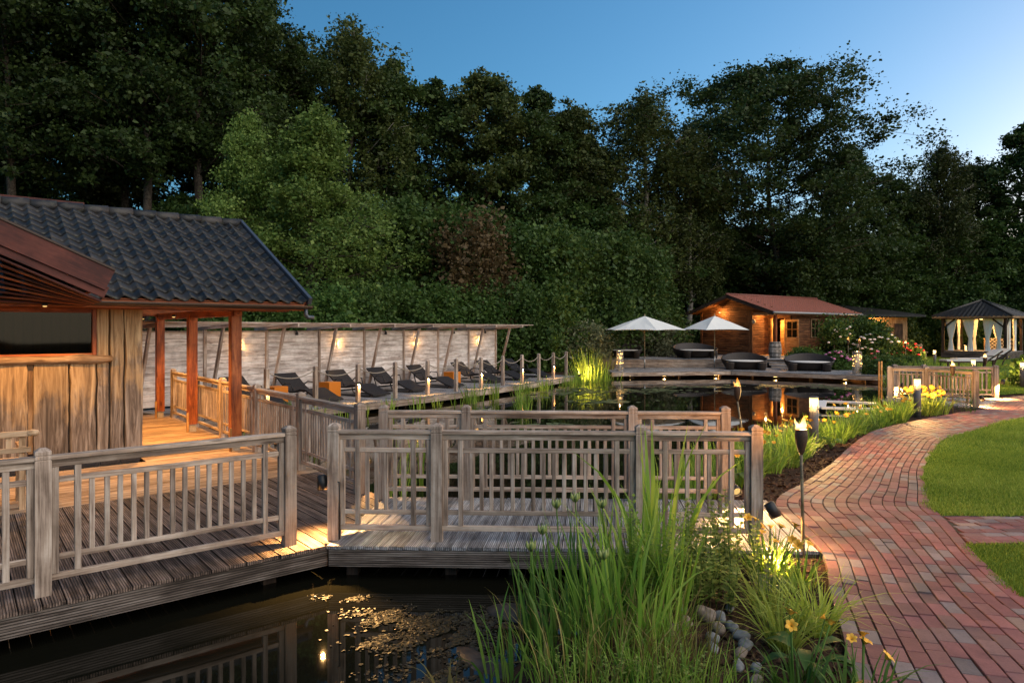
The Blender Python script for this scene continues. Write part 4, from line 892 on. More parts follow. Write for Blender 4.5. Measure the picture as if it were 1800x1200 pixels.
# rattan daybeds
def daybed(x, y, z, yaw, lab, w=1.95):
    t = thing('daybed', lab, 'daybed', (x, y, z), None, yaw); M0 = wmat(t); V, Fc = [], []; n = 36; rr = w / 2
    def rim(a): return 0.36 + 0.36 * max(0, (1 + math.sin(a)) / 2) ** 1.6      # back (+y) is higher
    lv = [(0.78, lambda a: 0.04), (0.86, lambda a: 0.16), (0.96, lambda a: 0.32), (1.0, lambda a: rim(a)), (0.965, lambda a: rim(a) + 0.012), (0.93, lambda a: rim(a) - 0.02), (0.90, lambda a: 0.30), (0.86, lambda a: 0.27)]
    for f, zf in lv:
        for i in range(n):
            a = 2 * math.pi * i / n; q = f + 0.05 * (rim(a) - 0.36) * (f > 0.9); V.append((rr * q * math.cos(a), rr * 0.86 * q * math.sin(a), zf(a)))
    for j in range(len(lv) - 1):
        for i in range(n): Fc.append((j * n + i, j * n + (i + 1) % n, (j + 1) * n + (i + 1) % n, (j + 1) * n + i))
    Fc += [tuple(range(n - 1, -1, -1)), tuple((len(lv) - 1) * n + i for i in range(n))]
    obj('basket', mesh('basket', V, Fc, 'rattan', True), t, M0)
    V, Fc = [], []
    for f, zz in ((0.86, 0.26), (0.89, 0.33), (0.86, 0.385), (0.5, 0.40)):
        for i in range(n): a = 2 * math.pi * i / n; V.append((rr * f * math.cos(a), rr * 0.86 * f * math.sin(a), zz))
    for j in range(3):
        for i in range(n): Fc.append((j * n + i, j * n + (i + 1) % n, (j + 1) * n + (i + 1) % n, (j + 1) * n + i))
    Fc.append(tuple(3 * n + i for i in range(n))); obj('cushion', mesh('cushion', V, Fc, 'cushion_white', True), t, M0)
    for sx in (-0.72, 0.62): lathe('stool', [(0.15, 0), (0.17, 0.02), (0.19, 0.3), (0.20, 0.33), (0.12, 0.345)], 'rattan', t, n=14, M=M0 @ Matrix.Translation((sx, -0.82, 0)))
    for a in (0.6, 2.5, 3.8, 5.6): lathe('foot', [(0.03, 0), (0.03, 0.06)], 'black_metal', t, n=8, M=M0 @ Matrix.Translation((0.7 * rr * math.cos(a), 0.6 * rr * math.sin(a), 0)))
daybed(5.5, 34.0, 0.38, R(-8), 'round dark rattan daybed on the raised deck beside the tall bushes')
daybed(9.15, 34.1, 0.38, R(6), 'round dark rattan daybed on the raised deck by the cabin wall', 2.25)
daybed(10.5, 30.9, 0.0, R(-10), 'round dark rattan daybed on the bathing deck left of the steps', 2.0)
daybed(13.0, 29.9, 0.0, R(-18), 'round dark rattan daybed on the bathing deck by the pink flowers', 2.05)

# lit wire columns
for x, y, r, h, lab in ((4.62, 29.25, 0.135, 0.86, 'pale wire mesh column lamp full of fairy lights on the deck corner by the reeds'), (13.85, 27.4, 0.165, 0.89, 'pale wire mesh column lamp full of fairy lights in front of the pink flowers')):
    t = thing('column_lamp', lab, 'lamp', (x, y, 0)); V, Fc = [], []; n = 14
    for j in range(13):
        for i in range(n): a = 2 * math.pi * (i + 0.5 * (j % 2)) / n; V.append((r * math.cos(a), r * math.sin(a), 0.01 + (h - 0.02) * j / 12))
    for j in range(12):
        for i in range(n): Fc.append((j * n + i, j * n + (i + 1) % n, (j + 1) * n + (i + 1) % n, (j + 1) * n + i))
    o = obj('mesh_shell', mesh('mesh_shell', V, Fc, 'wire_mesh'), t, Matrix.Translation((x, y, 0))); wf = o.modifiers.new('wire', 'WIREFRAME'); wf.thickness = 0.022; wf.use_even_offset = False
    lathe('base', [(r + 0.02, 0), (r + 0.02, 0.03), (r, 0.035)], 'wire_mesh', t, (x, y, 0), 16); lathe('cover', [(r, 0), (r + 0.01, 0.02), (r * .5, 0.03)], 'wire_mesh', t, (x, y, h - 0.01), 16)
    lathe('core', [(r * .55, 0.03), (r * .55, h - 0.05)], 'white_paint', t, (x, y, 0), 12)
    for q in range(26):
        a = rnd.uniform(0, 6.28); lathe('fairy_bulb', [(0.006, -0.018), (0.022, 0), (0.006, 0.018)], 'fairy_glow', t, (x + r * 1.0 * math.cos(a), y + r * 1.0 * math.sin(a), rnd.uniform(0.32, 0.78) if rnd.random() < .8 else rnd.uniform(.1, .8)), 6)
    lamp(t, (x, y, h + 0.06), 5, 0.01)

# barrel, table and steps planter
t = thing('barrel', 'grey weathered wooden barrel beside the open cabin door', 'barrel', (12.95, 33.6, 0.38))
for k in range(18):
    a0, a1 = 2 * math.pi * k / 18, 2 * math.pi * (k + 0.94) / 18; V = []; Fc = []
    for j, (z, r) in enumerate(((0, .245), (.2, .29), (.4, .305), (.6, .29), (.8, .245))):
        for a in (a0, a1):
            for q in (r, r - 0.025): V.append((12.95 + q * math.cos(a), 33.6 + q * math.sin(a), 0.38 + z))
    for j in range(4): i = 4 * j; e = i + 4; Fc += [(i, i + 2, e + 2, e), (i + 1, e + 1, e + 3, i + 3), (i, e, e + 1, i + 1), (i + 2, i + 3, e + 3, e + 2)]
    Fc += [(0, 1, 3, 2), (16, 18, 19, 17)]; wobj('stave', V, Fc, 'barrel_wood', t)
for z, r in ((0.06, .262), (.24, .302), (.56, .302), (.74, .262)): lathe('hoop', [(r, -0.02), (r + 0.004, 0), (r, 0.02)], 'black_metal', t, (12.95, 33.6, 0.38 + z), 20, caps=False)
lathe('lid', [(0.23, 0), (0.23, 0.02)], 'barrel_wood', t, (12.95, 33.6, 1.15), 18)

# ------------------------------------------------------------------ log cabin
KG = Vector((0.6, -0.8, 0)); KL = Vector((0.8, 0.6, 0)); KO = Vector((10.04, 39.5, 0))      # left eave corner, gable dir, ridge dir
def K(g, l, z=0.0): return KO + KG * g + KL * l + Vector((0, 0, z))
KGA = math.atan2(KG.y, KG.x); KLA = math.atan2(KL.y, KL.x); KW = 5.62; KLn = 9.0
cabin = thing('log_cabin', 'brown log cabin with red tiled gable roof and open wooden door behind the raised deck', 'cabin', K(2.8, 4.5, 0))
def logs(p0, p1, z0, z1, mat='log_brown', gap=0.135):
    z = z0
    while z < z1 - 0.01: beam('log', Vector(p0) + Vector((0, 0, z + gap / 2)), Vector(p1) + Vector((0, 0, z + gap / 2)), 0.09, gap - 0.006, mat, cabin, ch=0.02); z += gap
gz0 = 0.38; gl = 0.95; rx = 5.1; nx = 3.75
logs(K(0.5, gl), K(nx, gl), gz0, 2.74)                              # gable wall
z = 2.74; k = 0
while z < 3.5:   # gable triangle
    half = (3.60 - z) * 2.95; beam('log', K(max(0.5, 2.81 - half), gl, z + .067), K(min(5.2, 2.81 + half), gl, z + .067), 0.09, 0.129, 'log_brown', cabin, ch=0.02); z += 0.135
logs(K(nx, gl), K(nx, gl + 1.5), gz0, 2.66); logs(K(rx, gl + 1.55), K(rx, KLn - 0.5), gz0, 2.66)
logs(K(nx + 0.0, gl + 1.5), K(nx + 0.22, gl + 1.5), gz0, 2.66); logs(K(nx + 1.08, gl + 1.5), K(rx, gl + 1.5), gz0, 2.66); logs(K(nx + .22, gl + 1.5), K(nx + 1.08, gl + 1.5), 2.38, 2.66)
logs(K(0.5, gl), K(0.5, KLn - .5), gz0, 2.66); logs(K(.5, KLn - .5), K(rx, KLn - .5), gz0, 2.66)
for g in (0.44, nx - 0.16, nx): vbeam('corner_post', K(g, gl - 0.06), gz0 - 0.1, 2.72, 0.13, 0.08, 'log_brown', cabin, KGA)
vbeam('porch_post', K(rx, gl + 0.05), gz0, 2.62, 0.13, 0.13, 'red_stain', cabin, KGA); beam('porch_beam', K(nx, gl + 0.05, 2.62), K(rx + .05, gl + 0.05, 2.62), 0.1, 0.14, 'shed_wood', cabin)
prism('plinth', [K(.45, gl - .08)[:2], K(rx + .05, gl - .08)[:2], K(rx + .05, KLn - .45)[:2], K(.45, KLn - .45)[:2]], 0.0, gz0, 'mortar', cabin)
prism('floor', [K(.55, gl + .1)[:2], K(rx - .05, gl + .1)[:2], K(rx - .05, KLn - .6)[:2], K(.55, KLn - .6)[:2]], gz0, gz0 + .02, 'door_wood', cabin)
def door(p0, ang, lit=True):
    """door leaf hinged at p0, opening along ang"""
    dx = Vector((math.cos(ang), math.sin(ang), 0)); w = 0.86; h = 1.92
    d = beam('door', p0 + Vector((0, 0, gz0 + 0.5)), p0 + dx * w + Vector((0, 0, gz0 + 0.5)), 0.045, 0.96, 'door_wood', cabin)
    for q in (0.06, w - 0.06): beam('door_rail', p0 + dx * (q - 0.05) + Vector((0, 0, gz0 + 1.46)), p0 + dx * (q + 0.05) + Vector((0, 0, gz0 + 1.46)), 0.045, 0.96, 'door_wood', d)
    beam('door_rail', p0 + dx * .11 + Vector((0, 0, gz0 + 1.88)), p0 + dx * (w - .11) + Vector((0, 0, gz0 + 1.88)), 0.045, 0.12, 'door_wood', d)
    beam('pane', p0 + dx * .10 + Vector((0, 0, gz0 + 1.41)), p0 + dx * (w - .10) + Vector((0, 0, gz0 + 1.41)), 0.012, 0.84, 'dark_glass', d)
    beam('glazing_bar', p0 + dx * .10 + Vector((0, 0, gz0 + 1.41)), p0 + dx * (w - .10) + Vector((0, 0, gz0 + 1.41)), 0.03, 0.03, 'door_wood', d); vbeam('glazing_bar', p0 + dx * w / 2, gz0 + .98, gz0 + 1.83, 0.03, 0.034, 'door_wood', d, ang)
    tube('handle', [p0 + dx * .78 + Vector((0, -.05, gz0 + 1.0)), p0 + dx * .68 + Vector((0, -.05, gz0 + 1.0))], 0.012, 'steel', d)
dq = K(nx + 1.08, gl + 1.44); door(dq, KGA + R(-8))
for g in (nx + .24, nx + 1.06): vbeam('door_frame', K(g, gl + 1.46), gz0, 2.38, 0.07, 0.12, 'door_wood', cabin, KGA)
lw = wobj('lit_interior', [K(nx + .25, gl + 2.3, gz0 + .05), K(nx + 1.05, gl + 2.3, gz0 + .05), K(nx + 1.05, gl + 2.3, 2.3), K(nx + .25, gl + 2.3, 2.3)], [(0, 1, 2, 3)], 'door_wood', cabin)
lamp(cabin, K(nx + .6, gl + 1.9, 2.1), 30, 0.03); lamp(cabin, K(nx + .5, gl + 0.5, 2.5), 20, 0.012)
l_ = lathe('eave_lamp', [(0.03, .03), (0.05, 0), (0.02, -0.03)], 'lamp_glow', cabin, K(1.9, gl - 0.35, 2.72), 10); lamp(l_, K(1.9, gl - 0.35, 2.665), 17, 0.012)
lathe('wall_lantern', [(0.05, -.12), (0.10, -.05), (0.10, .06), (0.05, .13)], 'foot_metal', cabin, K(nx + .1, gl - .02, 2.2), 10)
def cwin(l, z0, z1, w):
    d = beam('window', K(rx + 0.05, l, (z0 + z1) / 2), K(rx + 0.05, l + w, (z0 + z1) / 2), 0.012, z1 - z0, 'dark_glass', cabin)
    for zz in (z0, (z0 + z1) / 2, z1): beam('frame', K(rx + 0.062, l - .04, zz), K(rx + 0.062, l + w + .04, zz), 0.05, 0.06 if zz != (z0 + z1) / 2 else 0.025, 'shed_wood', d)
    for ll in (l, l + w / 2, l + w): vbeam('frame', K(rx + 0.066, ll), z0, z1, 0.07 if ll != l + w / 2 else .025, 0.05, 'shed_wood', d, KLA)
cwin(4.4, 1.35, 2.35, 0.75); cwin(6.6, 1.35, 2.35, 0.75)
beam('notice_plate', K(nx + 1.2, gl + 1.44, 1.75), K(nx + 1.32, gl + 1.44, 1.75), 0.015, 0.16, 'cushion_white', cabin)
# red roof: two slopes, tile courses as relief
def slope(name, g0, z0, g1, z1, sgn):
    V, Fc = [], []; nr = 20; nc = 42; L = KLn + .2
    for i in range(nr + 1):
        for st in (0, 1):
            f = (i + (0.0 if st == 0 else 0.0)) / nr; lift = 0.03 if st == 0 else 0.0
            for j in range(nc * 2 + 1):
                l = -0.05 + L * j / (nc * 2); wv = 0.022 * (j % 2)
                V.append(K(g0 + (g1 - g0) * f, l, z0 + (z1 - z0) * f + (0.03 if st else 0.0) + wv))
    m = nc * 2 + 1
    for i in range(2 * (nr + 1) - 1):
        for j in range(m - 1): Fc.append((i * m + j, i * m + j + 1, (i + 1) * m + j + 1, (i + 1) * m + j))
    o = wobj(name, V, Fc, 'red_tile', cabin); o['label'] = 'red tiled roof slope'; return o
slope('roof', KW + .0, 2.70, KW / 2, 3.66, 1); slope('roof', 0, 2.70, KW / 2, 3.66, -1)
for g0 in (0.0, KW):
    q0, q1 = K(g0, -0.03, 2.70), K(KW / 2, -0.03, 3.66)
    beam('bargeboard', q0 + Vector((0, 0, -.07)), q1 + Vector((0, 0, -.07)), 0.03, 0.19, 'dark_timber', cabin)
    beam('soffit', K(g0 * .96 + .1, 4.5, 2.66) , K(KW / 2, 4.5, 3.60), KLn, 0.02, 'log_brown', cabin)
tube('ridge_cap', [K(KW / 2, -.06, 3.70), K(KW / 2, KLn + .2, 3.70)], 0.07, 'red_tile', cabin, 8)
tube('gutter', [K(KW + .05, -.06, 2.66), K(KW + .05, KLn + .15, 2.64)], 0.06, 'grey_gutter', cabin, 8); beam('eave_board', K(KW - .04, 0, 2.60), K(KW - .04, KLn, 2.60), 0.03, 0.14, 'log_brown', cabin)
tube('downpipe', [K(KW + .05, KLn, 2.62), K(KW + .05, KLn, 2.42), K(KW - .35, KLn, 2.25), K(KW - .35, KLn, .4)], 0.04, 'grey_gutter', cabin, 8)

# shed behind the cabin
shed = thing('garden_shed', 'low shed with upright warm wood boards and dark roof behind the shrubs', 'shed', (24.2, 44.5, 0))
for k in range(26): vbeam('board', (21.9 + 0.145 * k, 44.2), 0.3, 2.55, 0.138, 0.03, 'shed_wood', shed)
vbeam('door', (25.0, 44.16), 0.35, 2.15, 0.55, 0.04, 'dark_timber', shed); prism('shell', [(21.9, 44.25), (25.6, 44.25), (25.6, 47.5), (21.9, 47.5)], 0.0, 2.55, 'shed_wood', shed)
wobj('roof', [(19.3, 43.5, 2.62), (26.4, 43.5, 2.58), (26.0, 47.5, 2.75), (20.5, 47.5, 3.4), (19.3, 43.5, 2.75), (26.4, 43.5, 2.70), (25.0, 46.2, 3.15), (20.2, 46.2, 3.62)], [(3, 2, 1, 0), (4, 5, 6, 7), (0, 1, 5, 4), (1, 2, 6, 5), (2, 3, 7, 6), (3, 0, 4, 7)], 'roof_tile', shed)
l_ = lathe('wall_lamp', [(0.04, 0), (0.05, .08), (0.03, .1)], 'lamp_glow', shed, (23.4, 44.0, 2.2), 8); lamp(l_, (23.4, 43.85, 2.22), 30, 0.012)

# ------------------------------------------------------------------ curtained pavilion
PVx, PVy, PVa = 29.6, 43.0, R(-50)
pav = thing('garden_pavilion', 'open garden pavilion with dark hipped tile roof and timber posts', 'pavilion', (PVx, PVy, 0), None, PVa); PM = wmat(pav)
def pv(x, y, z): return PM @ Vector((x, y, z))
hw = 1.65
for k in range(23): beam('floor_board', pv(-hw - .1, -hw + 0.146 * k, 0.43), pv(hw + .1, -hw + 0.146 * k, 0.43), 0.14, 0.03, 'deck_grey', pav)
for sx in (-1, 1):
    for k in range(3): beam('skirt_board', pv(-hw - .1, sx * (hw + .05), 0.08 + .13 * k), pv(hw + .1, sx * (hw + .05), 0.08 + .13 * k), 0.03, 0.124, 'fascia', pav); beam('skirt_board', pv(sx * (hw + .08), -hw, 0.08 + .13 * k), pv(sx * (hw + .08), hw, 0.08 + .13 * k), 0.03, 0.124, 'fascia', pav)
    for sy in (-1, 1):
        vbeam('post', pv(sx * hw, sy * hw, 0), 0.3, 2.5, 0.15, 0.15, 'dark_timber', pav, PVa)
        beam('brace', pv(sx * hw, sy * hw, 1.85), pv(sx * (hw - .65), sy * hw, 2.42), 0.08, 0.08, 'dark_timber', pav); beam('brace', pv(sx * hw, sy * hw, 1.85), pv(sx * hw, sy * (hw - .65), 2.42), 0.08, 0.08, 'dark_timber', pav)
    beam('beam', pv(-hw - .1, sx * hw, 2.5), pv(hw + .1, sx * hw, 2.5), 0.13, 0.16, 'dark_timber', pav); beam('beam', pv(sx * hw, -hw, 2.5), pv(sx * hw, hw, 2.5), 0.12, 0.15, 'dark_timber', pav)
e = 2.12; apex = 3.56
for q in range(4):
    rot = Matrix.Rotation(q * math.pi / 2, 4, 'Z'); V, Fc = [], []; nc = 60; nr = 12
    for i in range(nr + 1):
        for st in (0, 1):
            f = i / nr
            for j in range(nc * 2 + 1):
                x = (-1 + 2 * j / (nc * 2)); xx = x * e * (1 - f); z = 2.55 + (apex - 2.55) * f + (0.03 if st else 0) + (0.06 * (0.5 + 0.5 * math.cos(2 * math.pi * (xx / 0.24))) if abs(x) < 0.99 else 0)
                V.append(PM @ (rot @ Vector((xx, -e * (1 - f), z))))
    m = nc * 2 + 1
    for i in range(2 * (nr + 1) - 1):
        for j in range(m - 1): Fc.append((i * m + j, i * m + j + 1, (i + 1) * m + j + 1, (i + 1) * m + j))
    wobj('roof', V, Fc, 'roof_tile', pav, True)
    a = PM @ (rot @ Vector((e, -e, 2.60))); b = PM @ Vector((0, 0, apex + 0.06)); tube('hip_cap', [a, b], [0.075, 0.075], 'roof_tile', pav, 8)
    beam('fascia', PM @ (rot @ Vector((-e, -e + .02, 2.53))), PM @ (rot @ Vector((e, -e + .02, 2.53))), 0.03, 0.12, 'shed_wood', pav)
l_ = lathe('ceiling_lamp', [(0.12, 0.06), (0.14, 0.0), (0.05, -.03)], 'lamp_glow', pav, pv(0, 0, 2.42), 12); lamp(l_, pv(0, 0, 2.33), 80, 0.05)
def curtain(x, y, w, tie, ang, lab='white tied-back curtain hanging in the garden pavilion', dirx=True):
    """gathered cloth: folds round a closed outline, pinched at the tie"""
    c = pv(x, y, 0); V, Fc = [], []; n = 40; zs = [2.42, 2.2, 1.9, 1.6, 1.35, 1.2, 1.1, 0.95, 0.7, 0.46]
    for z in zs:
        if z > 1.2: f = 0.28 + 0.72 * ((z - 1.2) / 1.22) ** 0.8; sh = tie * (1 - (z - 1.2) / 1.22)
        else: f = 0.28 + 0.25 * (1.2 - z) / .75; sh = tie
        for i in range(n):
            a = 2 * math.pi * i / n; fold = 0.035 * math.sin(a * 9 + 0.6 * z)
            lx = (w / 2) * f * math.cos(a) + sh; ly = (0.07 + fold) * math.sin(a) * (0.8 + 0.2 * f) + 0.5 * fold
            V.append(c + Vector((lx * math.cos(ang) - ly * math.sin(ang), lx * math.sin(ang) + ly * math.cos(ang), z)))
    for j in range(len(zs) - 1):
        for i in range(n): Fc.append((j * n + i, j * n + (i + 1) % n, (j + 1) * n + (i + 1) % n, (j + 1) * n + i))
    Fc += [tuple(range(n)), tuple(len(V) - 1 - i for i in range(n))]
    tag(wobj('curtain', V, Fc, 'canvas', None, True), lab, 'curtain', 'curtains of the pavilion')
for x, y, w, ti, an in ((-1.22, -hw + .10, 0.62, -.02, 0), (-0.30, -hw + .10, 0.66, .12, 0), (0.78, -hw + .10, 0.62, -.06, 0), (1.25, -hw + .10, 0.55, .05, 0), (-0.85, hw - .10, 0.45, 0, 0), (0.42, hw - .10, 0.7, 0, 0), (hw - .10, -1.15, 0.55, .08, math.pi / 2), (hw - .10, -0.5, 0.5, 0, math.pi / 2), (hw - .10, 0.7, 0.5, 0, math.pi / 2), (-hw + .10, 0.9, .5, 0, math.pi / 2)):
    curtain(x, y, w, ti, an + PVa)
for x0, nm, mt in ((0.0, 'dark plaid blanket hung over the pavilion bench', 'plaid'), (0.72, 'brown plaid blanket hung over the pavilion bench', 'plaid')):
    c0 = pv(x0, 0.7, 0); M = Matrix.Translation(pv(x0 + .33, 0.7, 0.85)) @ Matrix.Rotation(PVa, 4, 'Z'); V, Fc = [], []
    for i, (yy, zz) in enumerate(((-.06, -.38), (-.05, 0.0), (-.045, .33), (0, .38), (.045, .33), (.05, -.2))):
        for j in range(9): V.append((-.33 + .66 * j / 8, yy - 0.01 * math.sin(j * 1.7), zz))
    for i in range(5):
        for j in range(8): Fc.append((i * 9 + j, i * 9 + j + 1, (i + 1) * 9 + j + 1, (i + 1) * 9 + j))
    o = obj('blanket', mesh('blanket', V, Fc, mt), None, M); tag(o, nm, 'blanket'); sd = o.modifiers.new('thickness', 'SOLIDIFY'); sd.thickness = 0.02
t = thing('pavilion_bench', 'wooden bench inside the garden pavilion under the plaid blankets', 'bench', pv(.7, .9, .45))
beam('back_rail', pv(-.1, .72, 1.2), pv(1.5, .72, 1.2), .04, .06, 'bench_wood', t); beam('seat', pv(-.1, 1.0, .85), pv(1.5, 1.0, .85), .45, .05, 'bench_wood', t)
for x in (-.05, 1.45): vbeam('leg', pv(x, .72, 0), .44, 1.18, .06, .05, 'bench_wood', t); vbeam('leg', pv(x, 1.18, 0), .44, .83, .06, .05, 'bench_wood', t)
t = thing('lantern', 'glowing lantern standing on the pavilion floor between the curtains', 'lantern', pv(-.62, -.9, .445))
for sx in (-1, 1):
    for sy in (-1, 1): vbeam('frame_bar', pv(-.62 + .09 * sx, -.9 + .09 * sy, 0), .445, .82, .02, .02, 'black_metal', t)
beam('lid', pv(-.73, -.9, .83), pv(-.51, -.9, .83), .22, .03, 'black_metal', t); beam('base', pv(-.73, -.9, .46), pv(-.51, -.9, .46), .22, .03, 'black_metal', t)
lathe('candle', [(.05, .03), (.05, .24), (.02, .32)], 'lamp_glow', t, pv(-.62, -.9, .445), 10); lamp(t, pv(-.62, -.9, .795), 10, .01)
# garden bench left of the pavilion, loungers on the far lawn
t = thing('garden_bench', 'small pale wooden bench on the lawn beside the pavilion post', 'bench', (23.4, 40.0, 0))
for k in range(3): beam('back_slat', (22.6, 40.4, 0.55 + .14 * k), (24.3, 40.4, 0.55 + .14 * k), .03, .11, 'bench_wood', t)
beam('seat', (22.6, 40.1, .45), (24.3, 40.1, .45), .45, .05, 'bench_wood', t)
for x in (22.7, 24.2): vbeam('leg', (x, 39.95), 0, .43, .07, .06, 'bench_wood', t); vbeam('leg', (x, 40.4), 0, .95, .07, .06, 'bench_wood', t)
for i, (x, y) in enumerate(((20.8, 30.8), (22.2, 32.2))):
    t = thing('garden_lounger', ('dark steamer lounger with pale cushion beside the garden torch' if i == 0 else 'dark steamer lounger with pale cushion nearer the curtained pavilion'), 'sun lounger', (x, y, 0), 'loungers on the lawn')
    beam('seat_frame', (x - 1.4, y, .33), (x + .4, y, .33), .62, .06, 'dark_timber', t); beam('cushion', (x - 1.35, y, .40), (x + .38, y, .40), .56, .07, 'cushion_white', t)
    beam('backrest', (x + .4, y, .34), (x + 1.15, y, .82), .62, .05, 'dark_timber', t); beam('back_cushion', (x + .39, y, .41), (x + 1.1, y, .87), .56, .06, 'cushion_white', t)
    for q in (-1.3, .3): 
        for w in (-.27, .27): vbeam('leg', (x + q, y + w), 0, .31, .06, .06, 'dark_timber', t)
    for w in (-.29, .29): beam('back_strut', (x + .7, y + w, .12), (x + .95, y + w, .66), .04, .04, 'dark_timber', t); beam('armrest', (x + .1, y + w, .6), (x + .75, y + w, .6), .06, .03, 'dark_timber', t)

# ------------------------------------------------------------------ second footbridge, bathing frame
b2 = thing('footbridge', 'small timber footbridge with angled railings where the brick path meets the pond', 'footbridge', (10.6, 17.4, 0))
fr = [(9.57, 17.3), (10.34, 17.02), (10.68, 15.72)]; bk = [(10.2, 18.2), (10.95, 18.15), (12.62, 17.82)]
for k in range(3):
    for q in (fr, bk): post(b2, q[k], 0.87, ba if q is bk else ba - 0.3, w=0.11)
for q in (fr, bk):
    for k in range(2): bay(b2, q[k], q[k + 1], s=0.87, sp=0.1, ext=.055)
poly2 = [(9.4, 17.15), (10.3, 16.85), (12.75, 17.7), (10.15, 18.35)]
boards(b2, [(9.35, 17.2), (10.75, 15.62), (12.72, 17.75), (10.1, 18.4)], -0.009, math.atan2(1.2, .6), 0.14, 'deck_grey')
beam('fascia', (9.35, 17.2, -.11), (10.75, 15.62, -.11), .03, .16, 'fascia', b2); beam('fascia', (10.1, 18.4, -.11), (9.35, 17.2, -.11), .03, .16, 'fascia', b2)
t = thing('swim_platform', 'pale floating rectangular frame in the water by the small footbridge', 'platform', (8.9, 17.3, -.2))
q = [(8.15, 16.5), (9.75, 16.9), (9.85, 18.3), (8.7, 18.6)]; q = [(7.85, 17.35), (9.5, 16.9), (9.9, 18.2), (8.6, 18.9)]
for i in range(4): a, b = q[i], q[(i + 1) % 4]; beam('plank', (*a, -.19 + .003 * (i % 2)), (*b, -.19 + .003 * (i % 2)), .22, .05, 'white_paint', t)
t = thing('ladder_rail', 'pair of upright timber ladder handrails at the pond end of the small footbridge', 'handrail', (9.5, 17.5, -.2))
for x, y in ((9.38, 17.45), (9.50, 17.55)): tube('rail', [(x, y, -.3), (x, y, .98)], .022, 'door_wood', t, 8)

# ------------------------------------------------------------------ torches, bollards, spots
def flame_mesh(seed, h=0.15, r=0.052):
    """a ragged flame: a broad root with a few leaning tongues"""
    g = random.Random(seed); V, Fc = [], []; n = 9
    for k in range(5):
        a0 = k * 2.4 + g.random(); off = (0 if k == 0 else r * .48); hh = h * (1.0 if k == 0 else g.uniform(.45, .85)); rr = r * (.62 if k == 0 else g.uniform(.36, .52)); lx, ly = g.gauss(0, .22) * hh, g.gauss(0, .22) * hh; b = len(V)
        for f, z in ((.75, 0), (1.0, .14), (.98, .32), (.7, .52), (.42, .72), (.18, .9), (.02, 1.0)):
            wx = math.sin(z * 5 + k) * .012
            for i in range(n): a = 2 * math.pi * i / n; q = rr * f * (1 + g.uniform(-.12, .12)); V.append((off * math.cos(a0) + lx * z * z + wx + q * math.cos(a), off * math.sin(a0) + ly * z * z + q * math.sin(a), z * hh))
        for j in range(6):
            for i in range(n): Fc.append((b + j * n + i, b + j * n + (i + 1) % n, b + (j + 1) * n + (i + 1) % n, b + (j + 1) * n + i))
        Fc += [tuple(b + n - 1 - i for i in range(n)), tuple(b + 6 * n + i for i in range(n))]
    return V, Fc
FL = (1.0, 0.44, 0.11)
def torch(x, y, top, lab, watts, seed, bowl=1.0, lean=0.0, z0=None, mat='flame_core'):
    z0 = gz(x, y) if z0 is None else z0
    t = thing('garden_torch', lab, 'torch', (x, y, z0)); s = bowl; zb = top - 0.05
    tube('pole', [(x + lean, y, z0 - 0.1), (x + lean * .4, y, (z0 + zb) * .5), (x, y, zb - 0.2 * s)], [0.016 * s, 0.0145 * s, 0.0135 * s], 'bamboo', t, 8)
    lathe('bowl', [(0.014 * s, -.20 * s), (0.03 * s, -.165 * s), (0.047 * s, -.10 * s), (0.054 * s, -.04 * s), (0.050 * s, 0.02 * s), (0.043 * s, 0.03 * s), (0.043 * s, 0.015 * s)], 'torch_bowl', t, (x, y, zb), 14)
    V, Fc = flame_mesh(seed, .14 * s, .05 * s); obj('flame', mesh('flame', V, Fc, mat, True), t, Matrix.Translation((x, y, zb + .015 * s)))
    lamp(t, (x, y, zb + .06 * s), watts, .016 * s, FL)
torch(2.36, 5.57, 1.02, 'bamboo torch with brown teardrop bowl burning beside the footbridge landing', 90, 1, .92, lean=0.02)
torch(3.22, 9.75, 1.02, 'bamboo torch burning at the water edge behind the footbridge', 22, 2, 0.95, lean=0.15, mat='flame')
torch(9.75, 15.1, 1.02, 'torch burning in the flower bed before the small footbridge', 44, 3)
torch(16.25, 33.0, 1.32, 'taller of the twin torches by the white rose tree, beside the hedge', 30, 4, 1.15, mat='flame')
torch(16.85, 33.1, 1.27, 'torch between the white rose tree and the column lamp, twin of its taller neighbour', 30, 5, 1.0, mat='flame')
torch(19.6, 34.0, 1.12, 'torch beside the red and white flowering shrub', 36, 6, 1.2)
torch(13.55, 19.55, 1.02, 'torch burning on the lawn edge behind the small footbridge', 44, 7)
def bollard(x, y, lab, watts, h=0.78, r=0.068, z0=None):
    z0 = gz(x, y) if z0 is None else z0
    t = thing('bollard_lamp', lab, 'lamp', (x, y, z0)); lathe('shaft', [(r, 0), (r, h - .14 - z0)], 'bollard_grey', t, (x, y, z0), 20)
    lathe('lens', [(r * .92, 0), (r * .92, .115)], 'bollard_glow', t, (x, y, h - .138), 20); lathe('lid', [(r, 0), (r, .014), (r * .8, .02)], 'bollard_grey', t, (x, y, h - .022), 20)
    lamp(t, (x, y, h - .08), watts, .025, (1.0, .58, .18))
bollard(4.62, 10.45, 'grey bollard lamp with glowing head at the bend of the brick path', 210)
bollard(8.52, 14.35, 'grey bollard lamp with glowing head among yellow flowers before the small footbridge', 210)
bollard(20.8, 33.6, 'grey bollard lamp on the far lawn near the pavilion', 140)
bollard(16.0, 21.4, 'grey bollard lamp at the lawn edge beside the leafy bush', 140)
bollard(15.95, 23.6, 'low bollard lamp in the grasses behind the small footbridge', 120, .76)
